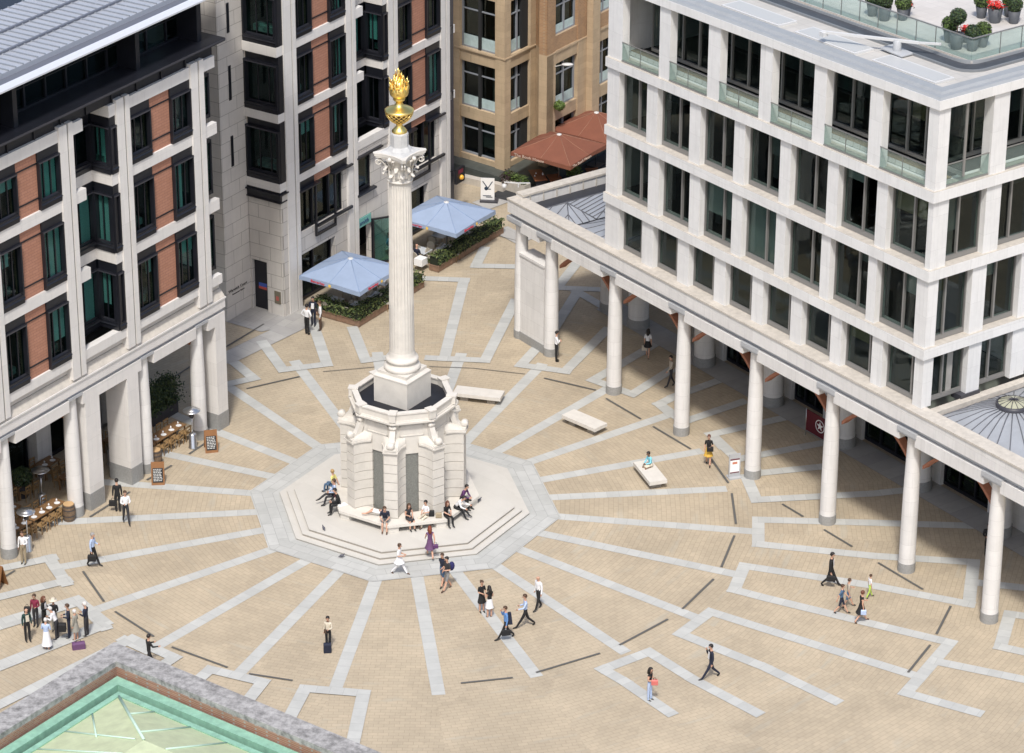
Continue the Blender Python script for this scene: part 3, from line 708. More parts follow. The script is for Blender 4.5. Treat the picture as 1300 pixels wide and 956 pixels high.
gl = g_.build('balustrade', GL_RAIL, RB)
h = MB(RSH)
for i in range(len(c) - 1): h.bar((*c[i], 25.72), (*c[i + 1], 25.72), .06, .05)
x = 1.0
while x < 19.5: h.box(x - .012, x + .012, c[0][1] - .02, c[0][1] + .02, 24.62, 25.7); x += 1.35
y = 6.2
while y < 20: h.box(c[-1][0] - .02, c[-1][0] + .02, y - .012, y + .012, 24.62, 25.7); y += 1.35
h.build('handrail', FRAME, gl)
SKY = mat('skylight_pane', (.48, .48, .465), .3); SKF = mat('skylight_frame', (.60, .60, .59), .5)
for x0 in (1.0, 6.6, 12.2, 17.8):
    x1 = x0 + 4.4
    b = rmb(); b.box(x0, x1, 1.15, 2.35, 24.44, 24.55); s_ = b.build('skylight', SKF, RB); b = rmb(); b.box(x0 + .12, x1 - .12, 1.27, 2.23, 24.55, 24.57); b.build('pane', SKY, s_)
# window cleaning arm on the roof
CR = thing('roof_davit', 'white window-cleaning arm standing on the right-hand roof', 'roof equipment', RW(17.6, 2.9, 24.2), AR)
b = MB(); b.box(-.75, .75, -.4, .4, .02, .08); b.build('base', CAPGREY, CR)
b = MB(); b.lathe([(.20, .08), (.20, .55), (.13, .6)], n=14); b.build('turret', CAPGREY, CR)
b = MB(); b.bar((.9, .5, .62), (-3.2, -1.8, .40), .13, .12); b.bar((.9, .5, .62), (1.9, 1.0, .75), .10, .10); b.box(-3.35, -3.05, -1.95, -1.65, .2, .42); b.build('arm', SKF, CR)
# ------------------------------------------------------------------ colonnade
SP = 5.89
b = rmb(); b.prism([(-9.15, -.55), (35, -.55), (35, .0), (-9.15, .0)], 8.02, 8.78); b.build('fascia', WHITE, RB)
b = rmb(); b.prism([(-9.15, -.60), (35, -.60), (35, .25), (-9.15, .25)], 8.80, 8.90); b.build('ledge', LEDGE, RB)
b = rmb(); b.box(-9.1, 35, .25, .60, 8.6, 8.86); b.build('flashing', CAPGREY, RB) if False else None
b = rmb(); b.box(-9.1, 35, -.34, .45, 7.76, 8.02); b.build('frieze', CAPGREY, RB)
colx = [-8.55, -5.75] + [SP * i for i in range(6)]
colx[-1] = SP * 5 - .05
colx += [SP * 6 - .1]
for i, s in enumerate(colx):
    R = .40
    prof = [(R + .03, 0), (R + .03, .5)]
    b = MB(RSH); b.lathe(prof, (s, 0), 28); cg = b.build('column_base', GRANITE, RB)
    b = MB(RSH); b.lathe([(R, .5), (R, 2), (R - .01, 4), (R - .05, 6), (R - .08, 7.3), (R - .05, 7.36), (R - .05, 7.42)], (s, 0), 28); b.build('column', WHITE, RB)
    b = rmb(); b.box(s - .62, s + .62, -.53, .5, 7.42, 7.521); b.box(s - .66, s + .66, -.57, .5, 7.52, 7.762); b.build('capital', CAPGREY, RB)
for i in range(len(colx) - 1):
    a, c = colx[i] + .56, colx[i + 1] - .56
    if c - a < .3: continue
    b = rmb(); b.box(a, c, -.50, .30, 7.06, 7.70); b.build('beam', WHITE, RB)
# stone screen between the two end columns
b = rmb(); b.box(-8.25, -6.05, -.30, .55, 0, 5.5); b.box(-8.3, -6.0, -.36, .6, 5.5, 5.66); b.build('screen_wall', WHITE, RB)
b = rmb(); b.box(-8.28, -6.02, -.34, .57, 0, .55); b.build('screen_base', GRANITE, RB)
# inner row and arches
def arch(b, x0, x1, y, zs, rise, th, dp, n=14, ax='x', par=False):
    vs = []
    for j in range(n + 1):
        u = j / n; a = pi * u; x = (x0 + x1) / 2 - (x1 - x0) / 2 * cos(a); z = zs + rise * sin(a) if not par else zs + rise * (1 - (2 * u - 1) ** 2); x = x if not par else x0 + (x1 - x0) * u; z2 = zs + (rise + th) * sin(a) + th * .5 if not par else z + th; xo = x
        for yy in (y - dp / 2, y + dp / 2): vs += ([(x, yy, z), (xo, yy, z2)] if ax == 'x' else [(yy, x, z), (yy, xo, z2)])
    fs = []
    for j in range(n):
        o = 4 * j; fs += [(o, o + 4, o + 5, o + 1), (o + 2, o + 3, o + 7, o + 6), (o, o + 2, o + 6, o + 4), (o + 1, o + 5, o + 7, o + 3)]
    b.add(vs, fs)
inner = [-8.5, -5.9, 0.05, 5.9, 11.75, 17.6, 23.5, 29.4]
for i, s in enumerate(inner):
    b = rmb(); b.lathe([(.62, 0), (.62, .6)], (s, 6.15), 20); b.build('pier_base', GRANITE, RB)
    b = rmb(); b.lathe([(.58, .6), (.57, 5.9), (.66, 6.0), (.66, 6.15)], (s, 6.15), 20); b.build('inner_pier', WHITE, RB)
for i in range(len(inner) - 1):
    if inner[i + 1] - inner[i] < 3: continue
    b = rmb(); arch(b, inner[i] + .35, inner[i + 1] - .35, 5.9, 6.0, 1.3, .42, .45); b.build('arch', TERRA, RB)
    a0, a1 = colx[i] if i else colx[0], colx[i + 1]
    b = rmb(); arch(b, a0 + .50, a1 - .50, .36, 5.65, 1.3, .20, .42, par=True); b.build('arch', TERRA, RB)
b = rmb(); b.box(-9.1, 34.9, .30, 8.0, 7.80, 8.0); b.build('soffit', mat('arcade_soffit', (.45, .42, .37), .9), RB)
# shop fronts under the arcade
for (x0, x1) in ((-2.2, .4), (3.2, 6.2), (8.8, 11.9), (15.6, 18.0), (21.5, 24.2), (28, 30.5), (34, 36)): b = rmb(); b.box(x0, x1, 7.2, 7.9, 0, 7.8); b.build('arcade_wall', WHITE, RB)
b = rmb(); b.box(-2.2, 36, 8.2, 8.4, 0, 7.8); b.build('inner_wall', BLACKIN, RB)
FERN = mat('fern_poster_ground', (.012, .02, .008), .7)
for (x0, x1) in ((.4, 3.2), (6.2, 8.8), (11.9, 15.6), (18.0, 21.5), (24.2, 28), (30.5, 34)):
    w = window(RB, rmbF := (lambda u, d, z: RSH(u, 7.45 + d, z)), x0, x1, .05, 4.4, 0, DARK, GL_GREY, (.33, .66), .08, .1, None)
    if x0 > 6:
        b = rmb(); b.box(x0 + .1, x1 - .8, 7.62, 7.64, .3, 3.6); p = b.build('poster', FERN, w)
        b = rmb(); r_ = random.Random(int(x0 * 10))
        for k in range(70):
            u = r_.uniform(x0 + .3, x1 - 1.0); zz = r_.uniform(.5, 3.3); L_ = r_.uniform(.2, .5); an = r_.uniform(-.5, .5) + (1 if k % 2 else -1) * .5; dx = L_ * cos(an); dz = L_ * sin(an) * .7; w_ = .035 * r_.uniform(.7, 1.6)
            b.add([(u, 7.612, zz), (u + dx * .5, 7.612, zz + dz * .5 + w_), (u + dx, 7.612, zz + dz), (u + dx * .5, 7.612, zz + dz * .5 - w_)], [(0, 1, 2, 3)], r_.choice([0, 1]))
        b.build('fern_print', [mat('fern_green', (.10, .17, .02), .8), mat('fern_lime', (.22, .30, .04), .8)], p)
# flat lead roofs, parapet and domes at both ends of the colonnade
b = rmb(); b.box(-9.1, XL - .02, .26, 12, 8.0, 8.42); b.build('lead_roof', mat('dark_lead_flat', (.028, .03, .038), .5, var=.2), RB)
b = rmb(); b.box(SB - .2, 34.9, .26, 9.0, 8.0, 8.42); b.build('lead_roof', LEAD, RB)
b = rmb(); b.box(-9.1, -8.55, .0, 12, 7.8, 9.0); b.build('end_parapet', WHITE, RB)
b = rmb(); b.box(-9.16, -8.48, .0, 12, 9.0, 9.12); b.build('coping', LEDGE, RB)
b = rmb()
for k in range(13): b.box(-8.55, -8.50, .5 + k * .9, .56 + k * .9, 8.4, 9.0)
b.build('parapet_ribs', LEDGE, RB)
def dome(cx, cy, r, h, z0, n=24, ocu=0.0, clipx=None, name='dome'):
    b = rmb(); J = 7
    rr = [r + (ocu - r) * j / J for j in range(J + 1)]
    hz = lambda q: z0 + h * (1 - (q / r) ** 1.7)
    def hxy(x, y):
        z = hz(min(r, hypot(x - cx, y - cy)))
        if clipx: e = max(0, min(x - clipx[0], clipx[1] - x, y - clipx[2], clipx[3] - y)); z = z0 + (z - z0) * min(1, (e / 1.6) ** .6 if e > 0 else 0)
        return z
    def cl(x, y): 
        if clipx: return (min(max(x, clipx[0]), clipx[1]), min(max(y, clipx[2]), clipx[3]))
        return x, y
    for k in range(n):
        for j in range(J):
            a0, a1 = 2 * pi * k / n, 2 * pi * (k + 1) / n; q = []
            for (ra, aa) in ((rr[j], a0), (rr[j], a1), (rr[j + 1], a1), (rr[j + 1], a0)):
                x, y = cl(cx + ra * cos(aa), cy + ra * sin(aa)); q.append((x, y, hxy(x, y)))
            b.add(q, [(0, 1, 2, 3)])
    d = b.build(name, LEAD, RB)
    b = rmb()
    for k in range(n):
        a = 2 * pi * k / n; pts = []
        for j in range(J + 1):
            x, y = cl(cx + rr[j] * cos(a), cy + rr[j] * sin(a)); pts.append((x, y, hxy(x, y) + .012))
        b.tube(pts, .028, 5)
    b.build('seams', LEADSEAM, d)
    if ocu > 0:
        b = rmb(); b.lathe([(ocu, hz(ocu)), (ocu, hz(ocu) + .18), (ocu * .92, hz(ocu) + .2)], (cx, cy), n); b.build('rim', DARKLT, d)
        b = rmb(); b.lathe([(ocu * .94, hz(ocu) + .18), (ocu * .5, hz(ocu) + .30), (.02, hz(ocu) + .36)], (cx, cy), n, smooth=False); b.build('oculus_glass', mat('oculus_glass', (.38, .38, .28), .25), d)
        b = rmb()
        for k in range(14): a = 2 * pi * k / 14; b.tube([(cx + ocu * .94 * cos(a), cy + ocu * .94 * sin(a), hz(ocu) + .20), (cx, cy, hz(ocu) + .39)], .022, 5)
        b.build('glazing_bars', DARKLT, d)
    return d
dome(26.7, 3.2, 5.3, .75, 8.46, 32, .82, (24.45, 34.8, .30, 8.8))
dome(-1.2, 3.4, 4.6, .9, 8.46, 30, .6, (-4.45, XL - .03, .30, 9.0))
# pyramid roofs further along
def pyr(x0, x1, y0, y1, z0, h, nse=5):
    b = rmb(); cx, cy = (x0 + x1) / 2, (y0 + y1) / 2
    b.add([(x0, y0, z0), (x1, y0, z0), (x1, y1, z0), (x0, y1, z0), (cx, cy, z0 + h)], [(0, 1, 4), (1, 2, 4), (2, 3, 4), (3, 0, 4)]); d = b.build('roof_pyramid', LEAD, RB)
    b = rmb()
    for (xa, ya, xb, yb) in ((x0, y0, x1, y0), (x1, y0, x1, y1), (x1, y1, x0, y1), (x0, y1, x0, y0)):
        for j in range(nse):
            u = j / nse; px, py = xa + (xb - xa) * u, ya + (yb - ya) * u
            k = min(u, 1 - u) * 2; mx, my = (xa + xb) / 2, (ya + yb) / 2
            if j == 0: e = (cx, cy, z0 + h)
            else: e = (px + (cx - mx) * k * 1.0, py + (cy - my) * k * 1.0, z0 + h * k)
            b.tube([(px, py, z0 + .02), (e[0], e[1], e[2] + .02)], .03, 5)
    b.build('seams', LEADSEAM, d)
pyr(-7.5, -4.62, .32, 2.1, 8.46, .75, 4); pyr(-7.5, -4.62, 2.15, 7.9, 8.46, .75, 8)
# second storey terrace wall beyond the corner dome, dark flashing at the pier
b = rmb(); b.box(SB + .0, SB + .45, .30, 20, 8.42, 8.72); b.build('terrace_kerb', LEDGE, RB)
b = rmb(); b.box(SB + .92, SB + 2.6, 7.3, 7.6, 8.42, 9.5); b.box(SB + .9, 34, 8.9, 9.3, 8.42, 9.8); b.build('terrace_wall', WHITE, RB)
b = rmb(); b.box(SB - .62, SB + .08, 2.38, 3.6, 8.62, 8.9); b.build('pier_flashing', DARKLT, RB)
# small white lamp arm at the end of the colonnade
cm = thing('security_camera', 'white camera bracket on the near end of the right-hand colonnade roof', 'camera', RW(-9.2, .2, 8.7), AR)
b = MB(); b.bar((-.0, 0, .25), (-.55, -.55, .25), .05, .05); b.bar((0, 0, 0), (0, 0, .25), .06, .06) ; b.bar((-.0, 0, .25), (.25, .6, .2), .05, .05); b.build('bracket', SKF, cm)
b = MB(); b.lathe([(.05, .15), (.13, .1), (.13, -.05), (.02, -.14)], (-.55, -.55), 12); b.build('dome_lens', SKF, cm)
# ================================================================== LEFT BUILDINGS
WARMST = brickmat('lodge_stone', (.62, .585, .54), (.56, .53, .49), (.27, .25, .225), 1.5, .82, .016, var=.06, vscale=.8, streak=.06)
PALE2 = brickmat('left_facade_stone', (.74, .715, .68), (.69, .665, .63), (.55, .53, .50), 2.1, 1.3, .005, var=.04, vscale=1.4, streak=.06, bump=.1)
lr = random.Random(5)
TEALB = mat('teal_blind', (.50, .68, .66), .8); PALEB = mat('pale_blind', (.68, .71, .71), .8); DESK = mat('office_clutter', (.30, .34, .32), .8, var=.8, vscale=2)
def dwin(par, F, u0, u1, z0, z1, tall=True, blind=None, outd=-.06):
    """dark metal window bay: deep head, glazing, deep sill"""
    b = MB(F); hd = .50; sl = .42
    b.box(u0, u1, .04, .30, z1 - hd, z1); b.box(u0 - .02, u1 + .02, outd, .06, z1 - hd - .10, z1 - hd)      # head panel and its lip
    b.box(u0, u0 + .09, outd, .30, z0 + sl, z1 - hd - .1); b.box(u1 - .09, u1, outd, .30, z0 + sl, z1 - hd - .1)
    b.box(u0, u1, outd + .01, .30, z0, z0 + sl)
    o = len(b.v); b.add([(u0, outd - .05, z0 + sl - .16), (u1, outd - .05, z0 + sl - .16), (u1, .16, z0 + sl + .06), (u0, .16, z0 + sl + .06)], [(0, 1, 2, 3)], 0)
    n = 2 if u1 - u0 > 1.0 else 1
    for k in range(1, n + 1):
        x = u0 + (u1 - u0) * k / (n + 1); b.box(x - .025, x + .025, .14, .24, z0 + sl, z1 - hd - .1)
    w = b.build('window', DARK, par)
    b = MB(F); b.box(u0, u1, outd - .012, outd + .0, z1 - hd - .10, z1 - hd - .03); b.build('lip', DARKLT, w)
    g = MB(F); g.box(u0 + .05, u1 - .05, .18, .20, z0 + sl, z1 - hd - .08); g.build('pane', GL_TEAL, w)
    if blind is None: blind = lr.random() < .55
    if blind:
        a0, a1 = lr.choice([(0, .5), (.35, 1), (0, 1), (.6, .9), (.1, .6)]); lo = lr.choice([.35, .7, 1, 1]); zt = z1 - hd - .1; zb = zt - (zt - z0 - sl) * lo
        bb = MB(F); bb.box(u0 + (u1 - u0) * a0 + .05, u0 + (u1 - u0) * a1 - .05, .24, .26, zb, zt); bb.build('blind', lr.choice([TEALB, PALEB]), w)
    if lr.random() < .5:
        bb = MB(F); bb.box(u0 + .2, u1 - .25, .6, 1.2, z0 + sl, z0 + sl + .35); bb.build('desk', DESK, w)
    return w
def brickbay(par, F, u0, u1, z0, z1):
    b = MB(F); b.box(u0, u1, .12, .5, z0, z1); p = b.build('brick_panel', RBRICK, par)
    for za in (z1 - .60, z0 + .60): b = MB(F); b.box(u0, u1, .085, .13, za, za + .07); b.build('shadow_gap', DARK, p)
def pilaster(par, F, g, z0, z1, l=.62, r=.38):
    b = MB(F); b.box(g - l, g - .055, -.07, .35, z0, z1); b.box(g + .055, g + r, -.07, .35, z0, z1 + .0); p = b.build('pilaster', PALE2, par)
    b = MB(F); b.box(g - .06, g + .06, .0, .3, z0, z1 - .05); b.build('groove', DARK, p)
def recess(par, F, wl, wr, floors, bands, dep=1.25, fr=.5):
    """bay with an inward step: wl left pilaster edge, wr right pilaster edge"""
    xs = wr - fr
    for (z0, z1) in bands:
        b = MB(F); b.box(xs, wr, -.0, .3, z0, z1); b.box(xs - .0, xs + .3, .3, dep, z0, z1); b.box(wl - .1, xs + .3, dep, dep + .3, z0, z1); b.box(wl, wl + .8, .0, .3, z0, z1); b.build('floor_band', PALE2, par)
        b = MB(F); b.box(wl, xs, .32, 2.2, z0 + .1, z1 - .1); b.build('bay_slab', DARK, par) if False else None
    FS = lambda u, d, z: F(xs + d, dep - u, z)       # stepped face looking back along the street
    FK = lambda u, d, z: F(u, dep + d, z)
    for (z0, z1) in floors:
        dwin(par, F, xs + .02, wr - .02, z0, z1, blind=False)
        dwin(par, FS, .05, dep - .02, z0, z1, blind=True)
        dwin(par, FK, wl, xs - .02, z0, z1, blind=lr.random() < .5)
# ------------------------------------------------------------------ left building over its arcade
LB = thing('brick_office_building', 'office building with red brick panels, white pilasters and metal roof over the left arcade', 'building', (OLx, OLy, 0), AL)
FL = lambda u, d, z: (u, -.45 + d, z)
END = 1.95; ST = -27.0
bandsL = [(8.3, 8.8), (12.4, 13.0), (16.55, 17.15), (20.1, 20.7)]; floorsL = [(8.8, 12.4), (13.0, 16.55), (17.15, 20.1)]
grooves = [-26.4, -20.9, -15.25, -9.61, -5.37, .42]
for g in grooves[:-1]: pilaster(LB, FL, g, 7.62, 20.85)
pilaster(LB, FL, .42, 7.62, 20.85, .62, .42)
def solidbay(g0, g1):
    a = g0 + .38; c = g1 - .62; ww = (c - a) * .335
    for (z0, z1) in floorsL:
        dwin(LB, FL, a, a + ww, z0, z1); brickbay(LB, FL, a + ww, c - ww * .98, z0, z1); dwin(LB, FL, c - ww * .98, c, z0, z1)
    for (z0, z1) in bandsL:
        b = MB(FL); b.box(a - .0, c, -.0, .4, z0, z1); b.build('floor_band', PALE2, LB)
solidbay(-26.4, -20.9); solidbay(-20.9, -15.25); solidbay(-15.25, -9.61); solidbay(-5.37, .42)
recess(LB, FL, -9.23, -5.99, floorsL, bandsL[1:])
b = MB(FL); b.box(-9.23, -5.99, 0, .4, 8.3, 8.8); b.build('floor_band', PALE2, LB)
for (z0, z1) in bandsL[:]:
    b = MB(FL); b.box(.84, END - .15, .0, .3, z0, z1); b.build('floor_band', PALE2, LB)
for (z0, z1) in floorsL:   # glazed end return
    b = MB(FL); b.box(.86, 1.5, .28, .31, z0 + .5, z1 - .45); g = b.build('end_glazing', GL_TEAL, LB); b = MB(FL); b.box(1.5, 1.58, .2, .4, z0 + .3, z1 - .3); b.box(.86, 1.5, .22, .4, z1 - .45, z1 - .3); b.box(.86, 1.5, .22, .4, z0 + .3, z0 + .5); b.box(.86, 1.1, .35, .5, z0, z1); b.build('end_frame', DARK, g)
    b = MB(FL); b.box(.9, 1.45, .5, .52, z0 + .5, z1 - .5); b.build('blind', TEALB, g)
b = MB(FL); b.box(.86, END - .3, .55, .8, 8.0, 20.7); b.build('end_wall', DARK, LB)
# base mouldings
def ext(par, F, name, prof, u0, u1, m):
    """profile (d, z) swept along the facade"""
    b = MB(F); n = len(prof); vs = [(u0, d, z) for d, z in prof] + [(u1, d, z) for d, z in prof]
    b.add(vs, [(i, n + i, n + (i + 1) % n, (i + 1) % n) for i in range(n)] + [tuple(range(n)), tuple(range(n, 2 * n))[::-1]]); return b.build(name, m, par)
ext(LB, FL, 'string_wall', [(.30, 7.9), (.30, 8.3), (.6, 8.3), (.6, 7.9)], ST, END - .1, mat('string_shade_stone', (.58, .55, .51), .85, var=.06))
ext(LB, FL, 'weathering', [(.0, 7.46), (.30, 7.86), (.6, 7.86), (.6, 7.46)], ST, END, LEDGE)
ext(LB, FL, 'cornice', [(-.05, 7.36), (-.05, 7.45), (.5, 7.45), (.5, 7.36)], ST, END + .03, PALE2)
ext(LB, FL, 'fascia', [(.0, 6.86), (.0, 7.34), (.5, 7.34), (.5, 6.86)], ST, END, PALE2)
ext(LB, FL, 'frieze', [(.12, 6.70), (.12, 6.86), (.9, 6.86), (.9, 6.70)], ST, END - .1, CAPGREY)
cl = [0, -4.47, -10.05, -15.11, -20.7, -25.2]
for w in cl:
    b = MB(); b.lathe([(.42, 0), (.42, .55)], (w, 0), 26); b.build('column_base', GRANITE, LB)
    b = MB(); b.lathe([(.39, .55), (.39, 2), (.375, 4), (.335, 6.0), (.31, 6.45), (.34, 6.5), (.34, 6.56)], (w, 0), 26); b.build('column', WHITE, LB)
    b = MB(); b.box(w - .52, w + .52, -.44, .45, 6.56, 6.702); b.build('capital', CAPGREY, LB)
for i, (a, c) in enumerate([(-4.0, -.5), (-15.1 + .5, -10.05 - .5), (-20.7 + .5, -15.6), (-24.8, -21.2)]):
    b = MB(FL); b.box(a + .02, c - .02, .02, .62, 6.02, 6.62); b.build('beam', PALE2, LB)
for (a, c) in ((.5, END - .03), (-9.55, -4.95)):
    b = MB(FL); b.box(a, c, .03, .62, 6.02, 6.64); b.build('beam', PALE2, LB)
for (x0, x1, y1) in ((1.08, END - .03, .55), (-6.13, -5.25, 1.0), (-9.38, -8.3, 1.0), (-26.5, -25.8, 1.0)):
    b = MB(); b.box(x0, x1, -.42, y1, .95, 6.02); b.build('pier', PALE2, LB)
    b = MB(); b.box(x0 - .015, x1 + .015, -.435, y1 + .015, 0, .95); b.build('pier_base', GRANITE, LB)
for (a, c) in ((-4.2, -.3), (-14.8, -10.3)):
    b = MB(); arch(b, a, c, .25, 5.4, 1.0, .3, .3); b.build('arch', TERRA, LB)
# arcade interior
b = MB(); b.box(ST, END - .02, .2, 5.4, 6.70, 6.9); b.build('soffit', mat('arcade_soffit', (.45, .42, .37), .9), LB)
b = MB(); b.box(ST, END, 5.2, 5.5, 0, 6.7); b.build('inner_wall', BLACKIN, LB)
for x in (-24, -18.2, -13.6, -7.6, -1.8): b = MB(); b.box(x, x + 1.1, 4.5, 5.2, 0, 6.7); b.build('arcade_wall', WHITE, LB)
b = MB(); b.box(END - .5, END, .6, 5.2, 0, 6.7); b.build('end_pier', PALE2, LB) if False else None
for (a, c) in ((-17, -13.8), (-12.2, -7.8), (-6.3, -2.0), (-.5, 1.6)):
    window(LB, lambda u, d, z: (u, 5.0 + d, z), a, c, .05, 5.0, 0, DARK, GL_GREY, (.33, .66), .08, .1)
# upper dark storey and roof
b = MB(FL); b.box(ST, END - .1, .18, .6, 20.7, 21.45)
for w in [x * .0 + ST + 1.9 * k for k, x in enumerate([0] * 15)]: b.box(w, w + .08, .10, .2, 20.72, 21.45)
b.build('dark_upstand', DARK, LB)
b = MB(FL); b.box(ST, END + .25, -.42, 2.0, 21.45, 21.62); b.build('walkway', DARK, LB)
b = MB(FL); b.box(ST, END + .25, -.44, -.42, 21.50, 21.60); b.build('walkway_edge', DARKLT, LB)
for k in range(9):
    a = ST + 1 + 3.05 * k; window(LB, lambda u, d, z: FL(u, 1.5 + d, z), a, a + 3.05, 21.62, 23.7, 0, DARK, GL_TEAL, (.5,), .06, .05, (lr.choice([TEALB, PALEB, DESK]), lr.choice([.3, .5, .8]), lr.choice([0, .3]), lr.choice([.5, .8])) if k % 2 else None, (.55,))
b = MB(FL); b.box(.9, 1.2, .3, 2.2, 21.62, 23.7); b.build('fin', DARK, LB); b = MB(FL); b.box(-3.9, -3.6, .3, 1.5, 21.62, 23.7); b.build('fin', DARK, LB); b = MB(FL); b.box(-12.9, -12.6, .3, 1.5, 21.62, 23.7); b.build('fin', DARK, LB)
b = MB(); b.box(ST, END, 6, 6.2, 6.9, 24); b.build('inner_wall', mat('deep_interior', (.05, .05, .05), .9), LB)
for z in (8.4, 12.5, 16.65, 20.2):
    for (xa, xb, da) in ((ST, -9.3, .55), (-9.3, -5.9, 1.6), (-5.9, END - .3, .55)): b = MB(FL); b.box(xa, xb, da, 8, z, z + .4); b.build('floor_slab', BLACKIN, LB)
ROOFM = mat('standing_seam_zinc', (.44, .46, .50), .42, metal=.25, var=.06, vscale=.5); ROOFE = mat('pale_roof_edge', (.66, .68, .72), .35, metal=.2); GUTT = mat('roof_gutter', (.13, .14, .17), .5)
SL = -.015
def rz(y): return 24.36 + SL * (y - .30)
ext(LB, lambda u, d, z: (u, d, z), 'roof_edge', [(-.95, 24.02), (-.95, 24.10), (-.82, 24.22), (-.66, 24.28), (-.62, 24.0), (-.8, 23.98)], ST, 9, ROOFE)
b = MB(); b.box(ST, 9, -.63, .10, 23.9, 24.12); b.build('roof_gutter', GUTT, LB)
b = MB(); b.prism([(ST, .32), (9, .32), (9, 9.3), (ST, 9.3)], 23.9, 24.0) if False else b.add([(ST, .10, rz(.1)), (9, .10, rz(.1)), (9, 6.0, rz(6)), (ST, 6.0, rz(6)), (ST, .10, 23.8), (9, .10, 23.8), (9, 6.0, 23.8), (ST, 6.0, 23.8)], [(0, 1, 2, 3), (7, 6, 5, 4), (0, 4, 5, 1), (1, 5, 6, 2), (2, 6, 7, 3), (3, 7, 4, 0)]); rf = b.build('roof', ROOFM, LB)
b = MB(); w = ST + .2
while w < 9: b.add([(w, .11, rz(0)), (w + .05, .11, rz(0)), (w + .05, 5.98, rz(6)), (w, 5.98, rz(6)), (w, .11, rz(0) + .06), (w + .05, .11, rz(0) + .06), (w + .05, 5.98, rz(6) + .06), (w, 5.98, rz(6) + .06)], [(4, 5, 6, 7), (0, 4, 7, 3), (1, 2, 6, 5), (0, 1, 5, 4)]); w += .52
b.build('seams', mat('seam_zinc', (.24, .26, .29), .5), rf)
for y in (1.85, 3.75): b = MB(); b.box(ST, 9, y, y + .13, rz(y) + .0, rz(y) + .11); b.build('roof_step', GUTT, rf)
b = MB(); b.box(ST, 9, 6.02, 13.5, 6.9, 23.6); b.build('rear_block', DARK, LB)
b = MB(); b.box(2.0, 9, .2, 9.4, 23.4, 23.8) ; b.build('roof_overhang', GUTT, LB) if False else None
# ------------------------------------------------------------------ the lodge building further along
MBd = thing('stone_lodge_building', 'tall stone and red brick building with dark corner bay windows behind the column', 'building', (OLx, OLy, 0), AL)
YF = 5.10
FM = lambda u, d, z: (u, YF + d, z)
bandsM = [(7.6, 8.1), (11.7, 12.2), (15.55, 16.1), (19.4, 19.95), (23.3, 23.9)]; floorsM = [(8.1, 11.7), (12.2, 15.55), (16.1, 19.4), (19.95, 23.3)]
for g in (15.6, 21.2, 25.32, 30.66): pilaster(MBd, FM, g, 0.0, 24.2, .78 if g == 15.6 else .55, .38)
b = MB(FM); b.box(14.40, 14.83, -.02, .3, 0, 7.5); b.build('pier', WARMST, MBd)
def bayM(g0, g1):
    a = g0 + .38; c = g1 - .55; ww = (c - a) * .325
    for (z0, z1) in floorsM:
        dwin(MBd, FM, a, a + ww, z0, z1); brickbay(MBd, FM, a + ww, c - ww * .98, z0, z1); dwin(MBd, FM, c - ww * .98, c, z0, z1)
    for (z0, z1) in bandsM:
        b = MB(FM); b.box(a, c, 0, .4, z0, z1); b.build('floor_band', PALE2, MBd)
    # shop storey
    b = MB(FM); b.box(a + ww, c - ww, .12, .5, 7.1, 7.6); b.build('brick_panel', RBRICK, MBd)
    for (u0, u1) in ((a, a + ww), (c - ww, c)): b = MB(FM); b.box(u0, u1, .05, .3, 7.1, 7.6); b.box(u0 - .02, u1 + .3, -.2, .1, 7.02, 7.12); b.build('window_hood', DARK, MBd)
    window(MBd, FM, a, c - .35, 4.45, 7.1, .25, DARK, GL_GREY, (.36, .72), .07, 0)
    b = MB(FM); b.box(a + ww - .1, a + ww, -.12, .0, 3.85, 7.1); b.box(a + ww * 2.15, a + ww * 2.15 + .1, -.12, 0, 3.85, 7.1); b.box(a + ww, a + ww * 2.15, -.12, 0, 3.85, 4.0); b.box(a + ww, c + .2, -.2, -.05, 4.42, 4.56); b.build('bay_frame', DARK, MBd)
    b = MB(FM); b.box(a, c, .10, .5, 3.1, 4.45); b.box(c - 1.2, c, .10, .5, 0, 3.1); b.box(c - .35, c, .1, .5, 4.45, 7.1); b.build('wall', WARMST, MBd)
    window(MBd, FM, a, c - 1.2, .05, 3.1, .45, DARK, GL_GREY, (.5,), .08, .1)
bayM(15.6, 21.2); bayM(25.32, 30.66)
recess(MBd, FM, 21.58, 24.77, floorsM, bandsM[1:])
b = MB(FM); b.box(21.58, 24.77, 0, .4, 7.6, 8.1); b.build('floor_band', PALE2, MBd)
b = MB(FM); b.box(23.05, 24.77, .10, .5, 0, 7.15); b.box(21.58, 23.05, .10, .5, 3.3, 4.9); b.box(21.58, 24.77, .05, .5, 7.1, 7.6); b.build('wall', WARMST, MBd)
window(MBd, FM, 21.58, 23.05, 4.9, 7.15, .2, DARK, GL_GREY, (), .07, .1); b = MB(FM); b.box(21.5, 23.3, -.15, .2, 4.78, 4.9); b.box(21.5, 24.0, -.15, .1, 7.1, 7.2); b.build('window_hood', DARK, MBd)
sg = MB(FM); sg.box(21.6, 22.9, .02, .08, 2.75, 3.3); so = sg.build('shop_sign', mat('teal_sign', (.17, .42, .38), .5), MBd)
textmesh('smith', .42, mat('sign_navy', (.03, .06, .16), .6), so, (22.2, YF + .005, 3.0), (radians(90), 0, 0))
b = MB(FM); b.box(21.6, 22.9, 1.0, 1.1, 0, 2.75); b.build('shop_interior', mat('amber_interior', (.16, .06, .02), .8), MBd)
dr = MB(); dr.box(23.05, 24.9, 0, .06, .05, 2.9); 
dw = window(MBd, lambda u, d, z: (23.0 + u * .82, YF - .0 - u * .57 + d, z), 0, 1.75, .05, 2.9, 0, DARK, GL_TEAL, (), .09, 0)
